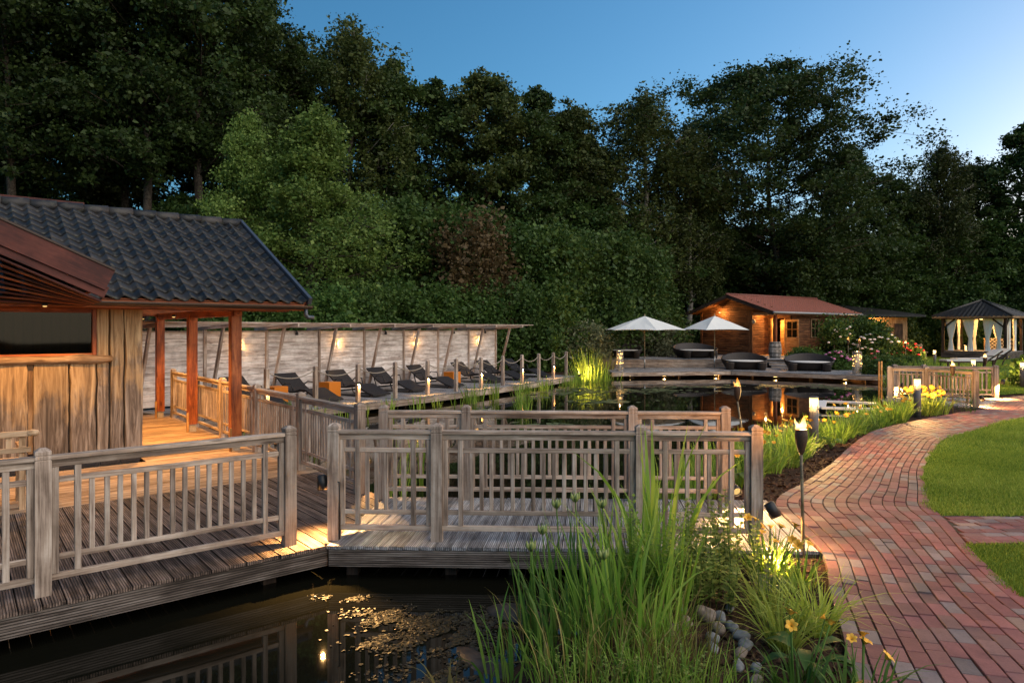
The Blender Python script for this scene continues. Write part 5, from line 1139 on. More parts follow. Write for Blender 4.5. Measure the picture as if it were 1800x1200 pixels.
def spot(p, aim, watts, lab, size=110, holder=None):
    p = Vector(p); t = thing('spotlight', lab, 'spotlight', p); d = (Vector(aim) - p).normalized()
    M = Matrix.Translation(p) @ d.to_track_quat('Z', 'Y').to_matrix().to_4x4()
    lathe('housing', [(0.030, -.085), (0.043, -.075), (0.048, .045), (0.043, .045), (0.042, .0), (.03, -.03)], 'black_metal', t, n=14, M=M); lathe('lens', [(0.042, .012), (0.03, .018), (.01, .02)], 'lens_glow', t, n=12, M=M)
    lamp(t, p + d * .026, watts, .012, (1, .54, .18), 'SPOT', p + d, size, .7)
    if holder: tube('cable', [p, p + (Vector(holder) - p) * .5 + Vector((0, 0, .06)), Vector(holder), Vector(holder) + Vector((0, 0, -.25)), Vector((holder[0], holder[1], 0.02))], .008, 'black_metal', t)
    return t
spot((-1.63, 5.88, .47), (-1.56, 5.80, 0), 95, 'black spotlight fixed to the footbridge corner post, lighting the terrace boards', 130, (-1.47, 5.82, .50))
spot((2.28, 6.95, .17), (2.35, 6.2, 0.0), 36, 'black ground spotlight at the far landing post of the footbridge', 140, (2.28, 7.14, .30))
spot((2.16, 5.64, .30), (2.3, 5.55, 0), 15, 'black spotlight at the near landing post of the footbridge', 140)
spot((-1.62, 7.62, .36), (-1.4, 7.2, 0.0), 12, 'black spotlight tucked between the footbridge and terrace railings', 130)
spot((12.74, 17.72, .42), (12.66, 17.72, 0), 120, 'black spotlight on the end post of the small footbridge', 120)
spot((10.28, 18.02, .30), (10.24, 18.16, .05), 60, 'black spotlight on the rear post of the small footbridge', 120)
spot((10.84, 15.74, .2), (11.0, 15.8, 0), 60, 'black spotlight at the path post of the small footbridge', 210)
spot((2.6, 26.15, .05), (3.1, 26.8, .35), 120, 'low spotlight lighting the tall reeds at the terrace end', 120)
spot((2.05, 5.20, .05), (1.9, 5.0, .1), 40, 'low spotlight among the day lilies below the footbridge', 150)

# ------------------------------------------------------------------ vegetation
def leaves_mesh(name, Cn, L, W, mat, rng, up=0.35, droop=0.0):
    n = len(Cn); t = rng.normal(size=(n, 3)); t[:, 2] = t[:, 2] * 0.7 - droop; t /= np.linalg.norm(t, axis=1)[:, None] + 1e-9
    q = rng.normal(size=(n, 3)); q[:, 2] += 0; s = np.cross(t, q); s /= np.linalg.norm(s, axis=1)[:, None] + 1e-9
    sz = np.clip(rng.lognormal(-.05, .38, (n, 1)), .4, 2.0); l = L * sz; w = W * sz * 0.5
    nn = np.cross(t, s)
    V = np.stack([Cn, Cn + t * l * .45 + s * w + nn * l * .06, Cn + t * l, Cn + t * l * .45 - s * w + nn * l * .06], 1)
    return mesh_np(name, V.reshape(-1, 3), np.arange(4 * n).reshape(-1, 4), mat)
def make_tree(H, kind, seed, nleaf, L, W, mat, bark='bark', base=0.25, rad=3.0):
    rg_ = np.random.default_rng(seed); g = random.Random(seed)
    tv, tf = [], []
    def add(pts, rad_, n):
        V, Fc = tube_arrays(pts, rad_, n); o = len(tv); tv.extend(V); tf.extend([tuple(i + o for i in f) for f in Fc])
    trunk = [Vector((0, 0, -0.3))]; x = y = 0
    for k in range(1, 9): x += g.gauss(0, .012 * H); y += g.gauss(0, .012 * H); trunk.append(Vector((x, y, H * .95 * k / 8)))
    r0 = 0.011 * H + 0.05; add(trunk, [r0 * (1.25 if k == 0 else 1 - .92 * k / 8) for k in range(9)], 8)
    def at(f): k = min(7, int(f * 8)); return trunk[k].lerp(trunk[k + 1], f * 8 - k)
    def env(f):
        t = (f - base) / (1 - base)
        if kind == 'oak': return rad * (max(0, 1 - ((t - .42) / .6) ** 2)) ** .55
        if kind == 'cone': return rad * (1 - t) ** 1.1 * (0.6 + 0.4 * min(1, t * 6)) + .15
        if kind == 'birch': return rad * (.35 + .65 * math.sin(math.pi * min(1, t * .9 + .12))) * (1 if t < .9 else .6)
        return rad * math.sin(math.pi * min(1, .22 + .76 * t)) ** .7
    cl = []; nb = {'oak': 84, 'cone': 56, 'birch': 46}.get(kind, 50)
    for i in range(nb):
        f = base + (0.97 - base) * ((i + g.random()) / nb); p = at(f); a = i * 2.4 + g.gauss(0, .5); ln = env(f) * g.uniform(.6, 1.08)
        rise = {'oak': .35, 'cone': .3, 'birch': .75}.get(kind, .5) * ln * g.uniform(.5, 1.3)
        d = Vector((math.cos(a), math.sin(a), 0)); e = p + d * ln + Vector((0, 0, rise)); m = p.lerp(e, .5) + Vector((g.gauss(0, .1), g.gauss(0, .1), g.uniform(0, .12) * ln))
        br_ = [p, m, e]; add(br_, [r0 * .32 * (1.1 - f), r0 * .2 * (1.1 - f), .012], 4)
        for _ in range(14 if kind == 'cone' else 9):
            q = g.uniform(.3, 1.12); c = p.lerp(e, q) + Vector((g.gauss(0, .18), g.gauss(0, .18), g.gauss(0, .10))) * (ln * .9 + .3)
            cl.append((c, g.uniform(.3, .8) * (0.45 + 0.10 * rad) * (.7 if kind == 'cone' else 1)))
            if g.random() < .35: add([p.lerp(e, q * .8), c], [.02, .008], 3)
    for _ in range(12): cl.append((trunk[-1] + Vector((g.gauss(0, .25), g.gauss(0, .25), g.uniform(-.9, .5))), .3))
    per = max(8, nleaf // len(cl)); pts = []
    for c, s in cl:
        n = int(per * g.uniform(.4, 1.6))
        q = rg_.normal(size=(n, 3)) * np.array([s, s, s * .62]) * .62
        if kind == 'birch':
            hang = rg_.uniform(0, 1.0, n) ** 1.3; strand = rg_.integers(0, 7, n); so = rg_.normal(size=(7, 2)) * s * .8; q[:, 0] = so[strand, 0] + rg_.normal(size=n) * .07; q[:, 1] = so[strand, 1] + rg_.normal(size=n) * .07; q[:, 2] = .2 - hang * 1.5
        pts.append(np.array(c) + q)
    P = np.concatenate(pts); P = P[P[:, 2] > 0.25]
    cm = leaves_mesh('crown', P, L, W, mat, rg_, droop=.6 if kind == 'birch' else .15)
    tm_ = mesh('trunk', tv, tf, bark, True)
    return tm_, cm
TREES = {
    'alder': make_tree(18, 'ovoid', 11, 46000, .18, .12, 'leaf_dark', 'bark', .22, 3.3),
    'alder2': make_tree(18, 'ovoid', 12, 46000, .18, .12, 'leaf_olive', 'bark', .3, 3.0),
    'birch': make_tree(18, 'birch', 13, 36000, .16, .09, 'leaf_olive', 'birch_bark', .25, 2.6),
    'oak': make_tree(19, 'oak', 31, 120000, .155, .11, 'leaf_dark', 'bark', .18, 6.6),
    'mid': make_tree(10, 'ovoid', 15, 36000, .17, .115, 'leaf_mid', 'bark', .08, 3.2),
    'light': make_tree(10.3, 'cone', 16, 66000, .10, .065, 'leaf_light', 'bark', .04, 4.6),
    'tall': make_tree(20, 'ovoid', 17, 44000, .15, .105, 'leaf_dark', 'bark', .42, 3.2),
}
TL_ = {'alder': 'dark broadleaf tree in the forest belt behind the garden', 'alder2': 'olive tinted broadleaf tree in the forest belt behind the garden', 'birch': 'tall birch with hanging twigs in the forest belt', 'oak': 'huge round-crowned oak towering behind the log cabin',
       'mid': 'medium height leafy tree filling the forest edge', 'light': 'light green young tree in front of the dark forest', 'tall': 'tall bare-stemmed tree with high crown behind the sauna house'}
def plant_tree(kind, x, y, H, sx=1.0, rot=None, label=None):
    tm_, cm = TREES[kind]; h0 = {'alder': 18, 'alder2': 18, 'birch': 18, 'oak': 19, 'mid': 10, 'light': 10.3, 'tall': 20}[kind]; s = H / h0
    nm = {'alder': 'alder_tree', 'alder2': 'alder_tree', 'birch': 'birch_tree', 'oak': 'oak_tree', 'mid': 'forest_tree', 'light': 'young_tree', 'tall': 'tall_tree'}[kind]
    t = bpy.data.objects.new(nm, None); M = Matrix.Translation((x, y, -0.05)) @ Matrix.Rotation(rnd.uniform(0, 6.28) if rot is None else rot, 4, 'Z') @ Matrix.Diagonal((s * sx, s * sx, s, 1))
    link(t, None, M); tag(t, label or TL_[kind], 'tree', None if label else nm.replace('_', ' ') + 's of the forest belt')
    obj('trunk', tm_, t, M); obj('crown', cm, t, M)
for a in (('tall', -23.5, 31, 19), ('tall', -20.4, 28.5, 20), ('tall', -18.2, 32, 21), ('tall', -15.8, 29, 20), ('tall', -13.6, 31, 21.5), ('tall', -12.0, 34, 19), ('tall', -26, 34, 20), ('tall', -10.8, 37, 17.5), ('alder2', -23, 40, 20), ('alder', -15, 41, 20), ('alder2', -18.8, 42, 20), ('alder', -27.5, 42, 20)): plant_tree(*a)
for a in (('birch', -9.0, 38, 19.4, 1.1), ('alder', -6.9, 39, 17.6), ('alder', -4.4, 40, 16.8), ('alder2', -1.4, 40, 17.4), ('alder', 1.7, 41, 16.6), ('alder2', 3.2, 42, 16.2), ('alder', 5.2, 44, 14.6), ('birch', 8.4, 42, 17.2, 1.25), ('birch', 11.6, 44, 15.6, 1.1), ('alder', 13.0, 47, 13.6),
          ('alder', 24.5, 50, 15.5), ('alder', 28.3, 51, 13.6), ('birch', 31.2, 50, 16.0, 1.1), ('alder2', 35.2, 52, 15.2), ('alder', 37.6, 50, 17.2), ('alder', 41.5, 52, 16.5), ('alder2', 33, 56, 14)): plant_tree(*a)
plant_tree('oak', 18.6, 47, 20.3, 1.12, 0.7, TL_['oak'])
for i, x in enumerate((-11.5, -8.2, -5.2, -2.2, .8, 3.6, 6.4, 9.4, 12.4, 15.2, 18.0, 21.0, 24.0, 27.0, 30.0, 33.0, 36.4, 39.5, 43)):
    plant_tree('mid', x + rnd.uniform(-.6, .6), 41 + (0 if x < 7 else 8.5) + rnd.uniform(-1.5, 3), rnd.uniform(8.5, 11.5), rnd.uniform(1.0, 1.3))
plant_tree('light', -7.3, 27.0, 10.7, 1.18, 1.1, 'light green young tree with pointed crown behind the whitewashed fence')
plant_tree('light', -10.6, 27.2, 10.6, .78, 2.9, 'narrower light green young tree between the sauna roof and its wider neighbour')
plant_tree('mid', -15.6, 31, 8.0, .9); plant_tree('mid', -21.5, 32, 8.5, .9); plant_tree('mid', -13.2, 29.5, 7.5, .9); plant_tree('mid', -18.5, 27.5, 5.6, 1.0); plant_tree('mid', -24, 29, 6.5, 1.1)
# bushes
def bush_mesh(seed, r, h, n, L, W, mat):
    rg_ = np.random.default_rng(seed); nc = 60; a = rg_.uniform(0, 6.28, nc); u = rg_.uniform(0, 1, nc) ** .5; z = rg_.uniform(.08, .95, nc)
    rr = r * np.sqrt(np.maximum(.08, 1 - (z * .92) ** 2.2)) * u; Cc = np.stack([rr * np.cos(a), rr * np.sin(a), z * h], -1)
    k = rg_.integers(0, nc, n); P = Cc[k] + rg_.normal(size=(n, 3)) * np.array([r * .14, r * .14, h * .085]); P[:, 2] = np.abs(P[:, 2])
    V, Fc = [], []
    for q in range(9):
        c = Cc[rg_.integers(0, nc)]; v, f = tube_arrays([(0, 0, -.05), tuple(c * .5), tuple(c)], [.03, .02, .008], 4); o = len(V); V += v; Fc += [tuple(i + o for i in w) for w in f]
    return mesh('stems', V, Fc, 'bark'), leaves_mesh('foliage', P, L, W, mat, rg_, droop=.1)
BUSH = {'hedge': bush_mesh(21, 2.0, 3.4, 19000, .13, .085, 'leaf_hedge'), 'hedge2': bush_mesh(22, 2.2, 3.0, 18000, .14, .09, 'leaf_mid'), 'brown': bush_mesh(23, 2.2, 5.5, 15000, .15, .10, 'leaf_brown'), 'silver': bush_mesh(24, 1.8, 2.4, 10000, .16, .07, 'leaf_silver'), 'low': bush_mesh(25, 1.0, 1.0, 4200, .11, .07, 'leaf_hedge'), 'deep': bush_mesh(26, 2.4, 5.0, 24000, .135, .09, 'leaf_mid')}
def bush(kind, x, y, s=1.0, sz=1.0, label='', group=None, z=None):
    t = bpy.data.objects.new('shrub', None); M = Matrix.Translation((x, y, -.05 if z is None else z)) @ Matrix.Rotation(rnd.uniform(0, 6.28), 4, 'Z') @ Matrix.Diagonal((s, s, s * sz, 1)); link(t, None, M); tag(t, label, 'shrub', group)
    obj('stems', BUSH[kind][0], t, M); obj('foliage', BUSH[kind][1], t, M)
for x, y, s in ((-5.5, 24.9, .95), (-3.8, 27.0, 1.0), (-1.9, 28.9, 1.0), (-.2, 30.2, 1.1), (1.4, 31.0, 1.0), (-6.6, 22.5, .9), (-8.2, 21.0, .85)): bush('hedge', x, y, s, 1, 'bright green leafy hedge shrub growing behind the whitewashed fence', 'hedge behind the fence')
for x, y, s in ((.6, 33.5, 1.3), (2.6, 34.5, 1.2), (4.4, 36.5, 1.3), (6.6, 38, 1.2), (-3.0, 32.5, 1.4), (-5.8, 31, 1.4)): bush('deep', x, y, s, 1, 'tall dark green shrub at the forest edge', 'tall shrubs of the forest edge')
bush('brown', -1.9, 30.5, 1.05, 1.12, 'russet brown leafed shrub standing out of the green forest edge')
for x, y, s in ((3.2, 31.6, .85), (4.6, 36.2, 1.0), (6.9, 36.4, 1.0), (8.2, 38.4, .95)): bush('silver', x, y, s, 1, 'feathery grey-green shrub behind the raised deck', 'grey-green shrubs behind the raised deck')
for x, y, s in ((9, 43, 1.2), (14, 47, 1.3), (20, 47.5, 1.2), (25.5, 48.5, 1.2), (28.5, 49, 1.2), (23.5, 48, 1.0), (32, 48, 1.3), (36, 47, 1.2)): bush('hedge2', x, y, s, 1.2, 'dark shrub in the shade under the forest trees', 'shade shrubs under the forest')
bush('hedge2', 19.0, 37.4, .8, 1.0, 'broad dark green shrub in front of the cabin side wall'); bush('low', 19.2, 37.4, 1.7, 1.3, 'rounded dark shrub in front of the wooden shed')
bush('low', 14.9, 34.5, 1.0, .9, 'low yellow-green shrub under the cabin window'); bush('low', 23.3, 43.0, 1.0, 1.4, 'small bright shrub between shed and pavilion')
bush('low', 17.2, 21.6, 1.1, 1.4, 'leafy bush at the lawn edge beside the bollard lamp')
for k, x in enumerate((15.6, 16.5, 17.4, 18.3)): bush('low', x, 32.0 - .15 * k, .8, .75, 'clipped dark hedge plant between the flowers and the torches', 'low hedge by the deck')
bush('low', 14.9, 27.4, .9, .7, 'low waterside shrub at the end of the bathing deck')

# blades: reeds, irises, grasses
def blade_arrays(rng, n, spread, h, w, bend, K=5, cx=0, cy=0, lean=0.25, zfun=None, twist=1.0):
    r = spread * np.sqrt(rng.uniform(0, 1, n)); a = rng.uniform(0, 2 * np.pi, n); x = cx + r * np.cos(a); y = cy + r * np.sin(a)
    z = ground_z(x, y) if zfun is None else np.full(n, zfun); z = z - .02
    hh = h * rng.uniform(.55, 1.1, n); d = a + rng.normal(0, .8, n); bn = bend * hh * rng.uniform(.1, 1.0, n) ** 1.5; ln = lean * hh * (r / (spread + 1e-6)) * rng.uniform(.3, 1, n)
    wd = d + np.pi / 2 + rng.normal(0, twist * .6, n); ww = w * rng.uniform(.6, 1.25, n); V = np.zeros((n, 2 * (K + 1), 3))
    for k in range(K + 1):
        t = k / K; px = x + (ln * t + bn * t ** 2.4) * np.cos(d); py = y + (ln * t + bn * t ** 2.4) * np.sin(d); pz = z + hh * t - bn * .55 * t ** 3.2
        q = ww * (min(1, .55 + t * 1.5) * (1 - t ** 2.2) + .04)
        V[:, 2 * k] = np.stack([px - q * np.cos(wd), py - q * np.sin(wd), pz], -1); V[:, 2 * k + 1] = np.stack([px + q * np.cos(wd), py + q * np.sin(wd), pz + 0 * q], -1)
    Q = np.zeros((n, K, 4), int); o = np.arange(n) * 2 * (K + 1)
    for k in range(K): Q[:, k] = np.stack([o + 2 * k, o + 2 * k + 1, o + 2 * k + 3, o + 2 * k + 2], -1)
    return V.reshape(-1, 3), Q.reshape(-1, 4)
def clump(name, x, y, n, spread, h, w, bend, mat, label, cat='plant', group=None, lean=.25, seed=None, parent=None, zfun=None, K=5):
    rng = np.random.default_rng(seed if seed is not None else rnd.randrange(10 ** 6)); V, Q = blade_arrays(rng, n, spread, h, w, bend, K, 0, 0, lean, zfun=0.0 if zfun is None else zfun)
    z0 = gz(x, y); o = obj(name, mesh_np(name, V, Q, mat), parent, Matrix.Translation((x, y, z0)))
    if not parent: tag(o, label, cat, group)
    return o
# tall foreground iris and reed clumps at the near bank
iris = [(1.12, 5.28, 26, .10, 1.5, .024, .30, 'reed', 'tall iris clump with broad blades leaning over the footbridge railing'),
        (0.86, 4.85, 46, .20, .95, .017, .35, 'reed', 'bright green iris clump in the middle of the near bank'),
        (0.52, 4.55, 80, .24, .82, .013, .3, 'reed_dark', 'dark green reed clump with seed pods at the water edge'),
        (0.22, 4.75, 46, .16, .80, .012, .25, 'reed_dark', 'slender reeds rising from the water under the footbridge'),
        (0.72, 4.15, 90, .26, .78, .013, .35, 'reed', 'dense iris clump on the near bank slope'),
        (0.32, 3.95, 70, .24, .62, .012, .4, 'reed_dark', 'arching sedge clump beside the dark water'),
        (0.02, 3.85, 40, .18, .50, .010, .6, 'reed_dark', 'sparse arching sedge at the tip of the near bank'),
        (0.95, 4.45, 60, .2, .85, .015, .3, 'reed', 'upright iris clump beside the leafy bank weeds'),
        (-0.3, 3.65, 26, .16, .42, .010, .8, 'reed_dry', 'dry drooping sedge over the dark water')]
for x, y, n, sp, h, w, be, m, lab in iris: clump('iris_clump' if 'iris' in lab else 'reed_clump', x, y, int(n * .7), sp * 1.15, h, w, be, m, lab)
# wispy dry grass between
for x, y in ((0.6, 3.8), (0.85, 3.9), (1.0, 4.45), (0.2, 4.25), (0.35, 3.55), (0.75, 3.5), (0.95, 3.65), (0.5, 4.2)): clump('dry_grass', x, y, 46, .25, .45, .004, .7, 'reed_dry', 'wispy dry grass on the near bank', 'grass', 'dry grass of the near bank')
for x, y, n, h in ((0.25, 3.75, 70, .34), (0.55, 3.7, 90, .36), (0.85, 3.75, 90, .34), (0.98, 3.5, 110, .26), (0.7, 3.5, 120, .3), (0.3, 3.5, 110, .3), (1.1, 3.35, 90, .24), (0.85, 3.95, 110, .4), (0.6, 4.0, 110, .42), (0.75, 4.35, 90, .45), (1.05, 4.75, 80, .5), (1.3, 5.05, 80, .45), (0.45, 4.2, 70, .45), (.85, 4.1, 80, .36), (0.9, 3.45, 80, .3), (0.5, 3.45, 80, .3)):
    clump('meadow_grass', x, y, int(n * .55), .2, h, .005, .55, 'reed', 'fine meadow grass covering the near bank', 'grass', 'meadow grass of the near bank', lean=.4)
# leafy upright weeds (willowherb) with narrow leaves on stems
def leafy_stems(x, y, n, spread, h, mat, label, L=.09, W=.018, group=None, bushy=1.0):
    rng = np.random.default_rng(rnd.randrange(10 ** 6)); P, S, SF = [], [], []
    t = thing('leafy_plant', label, 'plant', (x, y, gz(x, y)), group)
    Vs = []; 
    for k in range(n):
        r = spread * math.sqrt(rng.random()); a = rng.random() * 6.28; hh = h * rng.uniform(.6, 1.1); bx, by = r * math.cos(a), r * math.sin(a); lx, ly = rng.normal(0, .08 * h), rng.normal(0, .08 * h)
        v, f = tube_arrays([(bx, by, -.03), (bx + lx * .5, by + ly * .5, hh * .5), (bx + lx, by + ly, hh)], [.003, .0025, .0015], 4); o = len(S); S += v; SF += [tuple(i + o for i in q) for q in f]
        m = int(hh / .017 * bushy)
        for j in range(m):
            q = .12 + .88 * (j + .5) / m; an = j * 2.4 + rng.random(); c = np.array([bx + lx * q, by + ly * q, hh * q]); d = np.array([math.cos(an), math.sin(an), .55 + rng.normal(0, .25)]); d /= np.linalg.norm(d)
            l = L * (1.15 - .75 * q) * rng.uniform(.7, 1.2); sd = np.array([-math.sin(an), math.cos(an), 0]) * W * .5 * rng.uniform(.8, 1.3); e = c + d * l; e[2] -= l * .15
            Vs += [c, c + d * l * .4 + sd, e, c + d * l * .4 - sd]
    obj('stems', mesh('stems', S, SF, 'reed_dark', True), t, wmat(t))['kind'] = 'stuff'; obj('foliage', mesh_np('foliage', np.array(Vs), np.arange(len(Vs)).reshape(-1, 4), mat), t, wmat(t)); return t
leafy_stems(0.93, 4.42, 20, .17, .74, 'herb_lime', 'bright upright leafy willowherb on the near bank', .10, .02)
leafy_stems(1.5, 5.0, 34, .30, .60, 'weed', 'loose bushy weed under the footbridge landing', .085, .034)
leafy_stems(1.3, 4.62, 30, .22, .42, 'weed', 'low leafy weed above the round stones', .075, .034)
leafy_stems(1.62, 4.45, 5, .07, .60, 'leaf_silver', 'grey-green spike plant in the bark mulch', .05, .016)
for x, y in ((0.8, 3.58), (0.45, 3.55)): leafy_stems(x, y, 18, .22, .22, 'weed', 'small wild herb in the grass of the near bank', .045, .016, 'herbs of the near bank')
# seed pods on the irises
for k, (x, y, z) in enumerate(((0.30, 4.62, .62), (0.12, 4.35, .42), (0.62, 4.7, .60), (0.42, 4.55, .68), (0.2, 4.5, .48), (.55, 4.1, .45))):
    g0 = gz(x, y); t = thing('iris_seed_head', 'pale green iris seed pods on a stalk above the reeds', 'seed head', (x, y, g0), 'iris seed heads')
    tube('stalk', [(x + .05, y, g0), (x + .03, y, (g0 + z) / 2), (x, y, z)], .005, 'reed_dark', t, 5)
    for q in range(4):
        a = q * 1.7; dx, dy = .022 * math.cos(a), .022 * math.sin(a); tube('pod', [(x + dx * .3, y + dy * .3, z - .02), (x + dx, y + dy, z + .01), (x + dx * 1.3, y + dy * 1.3, z + .045)], [.006, .013, .004], 'seed_pod', t, 7)
# lime grass tufts and day lilies by the path
for x, y, n, h, lab in ((1.58, 3.98, 120, .40, 'bright lime green grass tuft at the front of the bark bed'), (1.86, 4.18, 120, .42, 'bright lime green grass tuft against the brick path edge'), (1.66, 4.42, 90, .38, 'smaller lime green grass tuft behind its two neighbours')):
    clump('grass_tuft', x, y, n, .07, h, .006, .95, 'lime_grass', lab, lean=.75)
def lily_flower(parent, p, s, mat, g):
    V, Fc = [], []; tilt = Matrix.Rotation(g.uniform(.2, 1.0), 3, (math.cos(g.uniform(0, 6.28)), math.sin(g.uniform(0, 6.28)), 0)); 
    for k in range(6):
        a = k * math.pi / 3; d = Vector((math.cos(a), math.sin(a), 0)); n_ = Vector((-d.y, d.x, 0)); o = len(V)
        for (q, z, w) in ((.1, 0, .12), (.35, .45, .30), (.75, .70, .34), (1.05, .62, .05)):
            for sd in (-1, 1): V.append(Vector(p) + tilt @ ((d * q + n_ * w * sd + Vector((0, 0, z))) * s))
        for j in range(3): i = o + 2 * j; Fc.append((i, i + 1, i + 3, i + 2))
    return wobj('flower', V, Fc, mat, parent, True, origin=wmat(parent).translation)
def daylily(x, y, n, h, nf, label, mat='reed', fl='petal_yellow', fh=1.15, group=None, spread=.12, fs=.036, w=.009):
    g = random.Random(rnd.randrange(10 ** 6)); z0 = gz(x, y); t = thing('day_lily', label, 'plant', (x, y, z0), group)
    rng = np.random.default_rng(g.randrange(10 ** 6)); V, Q = blade_arrays(rng, n, spread, h, w, .85, 5, 0, 0, .5, zfun=0.0); obj('foliage', mesh_np('foliage', V, Q, mat), t, wmat(t))
    for k in range(nf):
        a = g.uniform(0, 6.28); r = g.uniform(.2, 1) * spread * 1.7; p = Vector((x + r * math.cos(a), y + r * math.sin(a), z0 + h * fh * g.uniform(.65, 1.05)))
        tube('stalk', [(x + r * .3 * math.cos(a), y + r * .3 * math.sin(a), z0), p], .004, 'reed_dark', t, 4); lily_flower(t, p, fs * g.uniform(.8, 1.15), fl, g)
daylily(1.92, 5.12, 90, .42, 9, 'yellow day lily in bloom at the footbridge landing, lit from below', 'reed', fh=1.0)
daylily(2.08, 4.9, 50, .3, 3, 'smaller yellow day lily beside the brick path edge')
daylily(1.42, 3.42, 50, .34, 4, 'yellow day lily in bloom at the front corner of the bed', 'reed_dark', fs=.031)
daylily(1.70, 3.32, 46, .32, 5, 'yellow day lily drooping over the brick path edge', 'reed_dark', fs=.031, fh=1.0)
# broad leaved plants
def broad(x, y, n, h, L, W, mat, label):
    g = random.Random(rnd.randrange(10 ** 6)); z0 = gz(x, y); t = thing('broadleaf_plant', label, 'plant', (x, y, z0))
    for k in range(n):
        a = k * 2.4 + g.gauss(0, .3); r = h * g.uniform(.3, 1.0); d = Vector((math.cos(a), math.sin(a), 0)); s = Vector((-d.y, d.x, 0)); b = Vector((x, y, z0)) + d * r * .5 + Vector((0, 0, h * g.uniform(.5, 1))); V = []; Fc = []
        for j, (q, w, z) in enumerate(((0, .08, 0), (.3, .85, .10), (.6, 1.0, .10), (.85, .6, 0), (1.05, .04, -.14))):
            for c in (-1, 0, 1): V.append(b + d * L * q + s * c * W * .5 * w + Vector((0, 0, L * z + (0.12 * W * w if c else 0))))
        for j in range(4):
            for c in range(2): i = 3 * j + c; Fc.append((i, i + 1, i + 4, i + 3))
        lf = wobj('leaf', V, Fc, mat, t, True, origin=(x, y, z0))
        tube('stalk', [(x, y, z0), b], .004, 'reed_dark', lf, 4)
broad(2.62, 8.0, 12, .22, .16, .085, 'leaf_light', 'broad leaved plant in the bark mulch beside the footbridge landing')
broad(1.78, 4.72, 14, .12, .12, .08, 'leaf_hedge', 'rosette of rounded leaves under the day lilies'); broad(1.55, 3.62, 9, .2, .18, .07, 'leaf_hedge', 'dark broad leaved plant behind the front day lilies')
broad(4.95, 10.6, 10, .16, .14, .08, 'leaf_light', 'light green leafy plant at the foot of the bollard lamp'); broad(6.3, 12.6, 10, .25, .16, .09, 'leaf_hedge', 'broad leaved plant by the bend of the path')
# shore planting along the right bank
bank = [(2.35, 8.0), (2.7, 8.7), (3.1, 9.3), (3.6, 9.9), (4.15, 10.6), (4.8, 11.2), (5.5, 12.0), (6.2, 12.7), (7.0, 13.4), (7.8, 14.2), (8.5, 15.0), (9.2, 15.9)]
for i, (x, y) in enumerate(bank):
    clump('reed_clump', x - .25, y + .25, 130, .40, .62, .012, .25, 'reed', 'fresh green reed clump along the pond bank beyond the footbridge', 'plant', 'reeds along the right bank')
    clump('reed_clump', x - .55, y + .65, 60, .35, .5, .008, .2, 'reed_dark', 'darker reed clump standing in the shallow water', 'plant', 'reeds in the shallows')
for x, y, n, nf in ((2.6, 8.5, 110, 6), (3.0, 8.55, 110, 6), (3.2, 9.2, 120, 5), (3.75, 9.25, 100, 6), (4.2, 9.95, 100, 6), (4.0, 10.2, 120, 4), (4.75, 10.8, 110, 6), (5.0, 11.3, 120, 5), (6.1, 12.1, 110, 6), (6.5, 12.9, 120, 6), (7.3, 13.6, 110, 7), (8.0, 14.1, 120, 8), (2.75, 8.1, 80, 5), (3.35, 8.9, 90, 7), (3.95, 9.75, 90, 6), (4.35, 10.2, 70, 5), (5.3, 11.2, 90, 7), (5.7, 11.75, 80, 6), (7.0, 13.1, 90, 8), (7.6, 13.5, 80, 7)): daylily(x, y, n, rnd.uniform(.40, .56), max(2, nf // 2), 'day lily with yellow flowers along the path bed beyond the footbridge', 'reed', group='day lilies along the path bed', spread=.16, fs=.04, w=.011)
for x, y in ((8.95, 14.75), (9.3, 14.95), (9.0, 15.2)): daylily(x, y, 110, .5, 16, 'bushy plant with bright yellow flowers beside the bollard before the small footbridge', 'lime_grass', group='yellow plants by the far bollard', spread=.22, fs=.055, w=.012)
for x, y in ((5.85, 12.0), (6.45, 12.5)): leafy_stems(x, y, 26, .3, .38, 'weed', 'round feathery green mound in the path bed', .06, .012, 'feathery mounds in the path bed')
leafy_stems(9.9, 14.9, 10, .18, .6, 'leaf_hedge', 'upright green plant in front of the small footbridge railing', .08, .02)
# reeds at the terrace end and along the lounger terrace
for x, y, n, h in ((2.9, 26.9, 130, 1.35), (3.4, 27.4, 130, 1.5), (3.9, 27.8, 110, 1.2), (3.1, 27.9, 100, 1.6), (2.5, 26.2, 70, .9)): clump('reed_clump', x, y, n, .5, h, .018, .25, 'reed', 'tall lit reed clump between the lounger terrace and the bathing deck', 'plant', 'tall reeds at the terrace end')
for k in range(26):
    s = .6 + 13.4 * k / 25 + rnd.gauss(0, .15); p = FP(s, edge(s) + .5 + abs(rnd.gauss(0, .22))); o = clump('reed_clump', p.x, p.y, rnd.choice((10, 18, 30)), .18, rnd.uniform(.35, .75), .011, .25, 'reed', 'thin reed tuft in the water along the lounger terrace', 'plant', 'reed tufts along the lounger terrace')
    o.location.z = WZ
# tufts between railing and lounger terrace
for x, y in ((-1.2, 9.2), (-1.5, 8.6), (-3.9, 13.4), (-5.2, 13.6), (-3.0, 12.4), (.3, 16.2)):
    o = clump('reed_clump', x, y, 34, .2, .8, .011, .25, 'reed', 'reed tuft rising from the water behind the slatted railings', 'plant', 'reed tufts behind the railings'); o.location.z = WZ
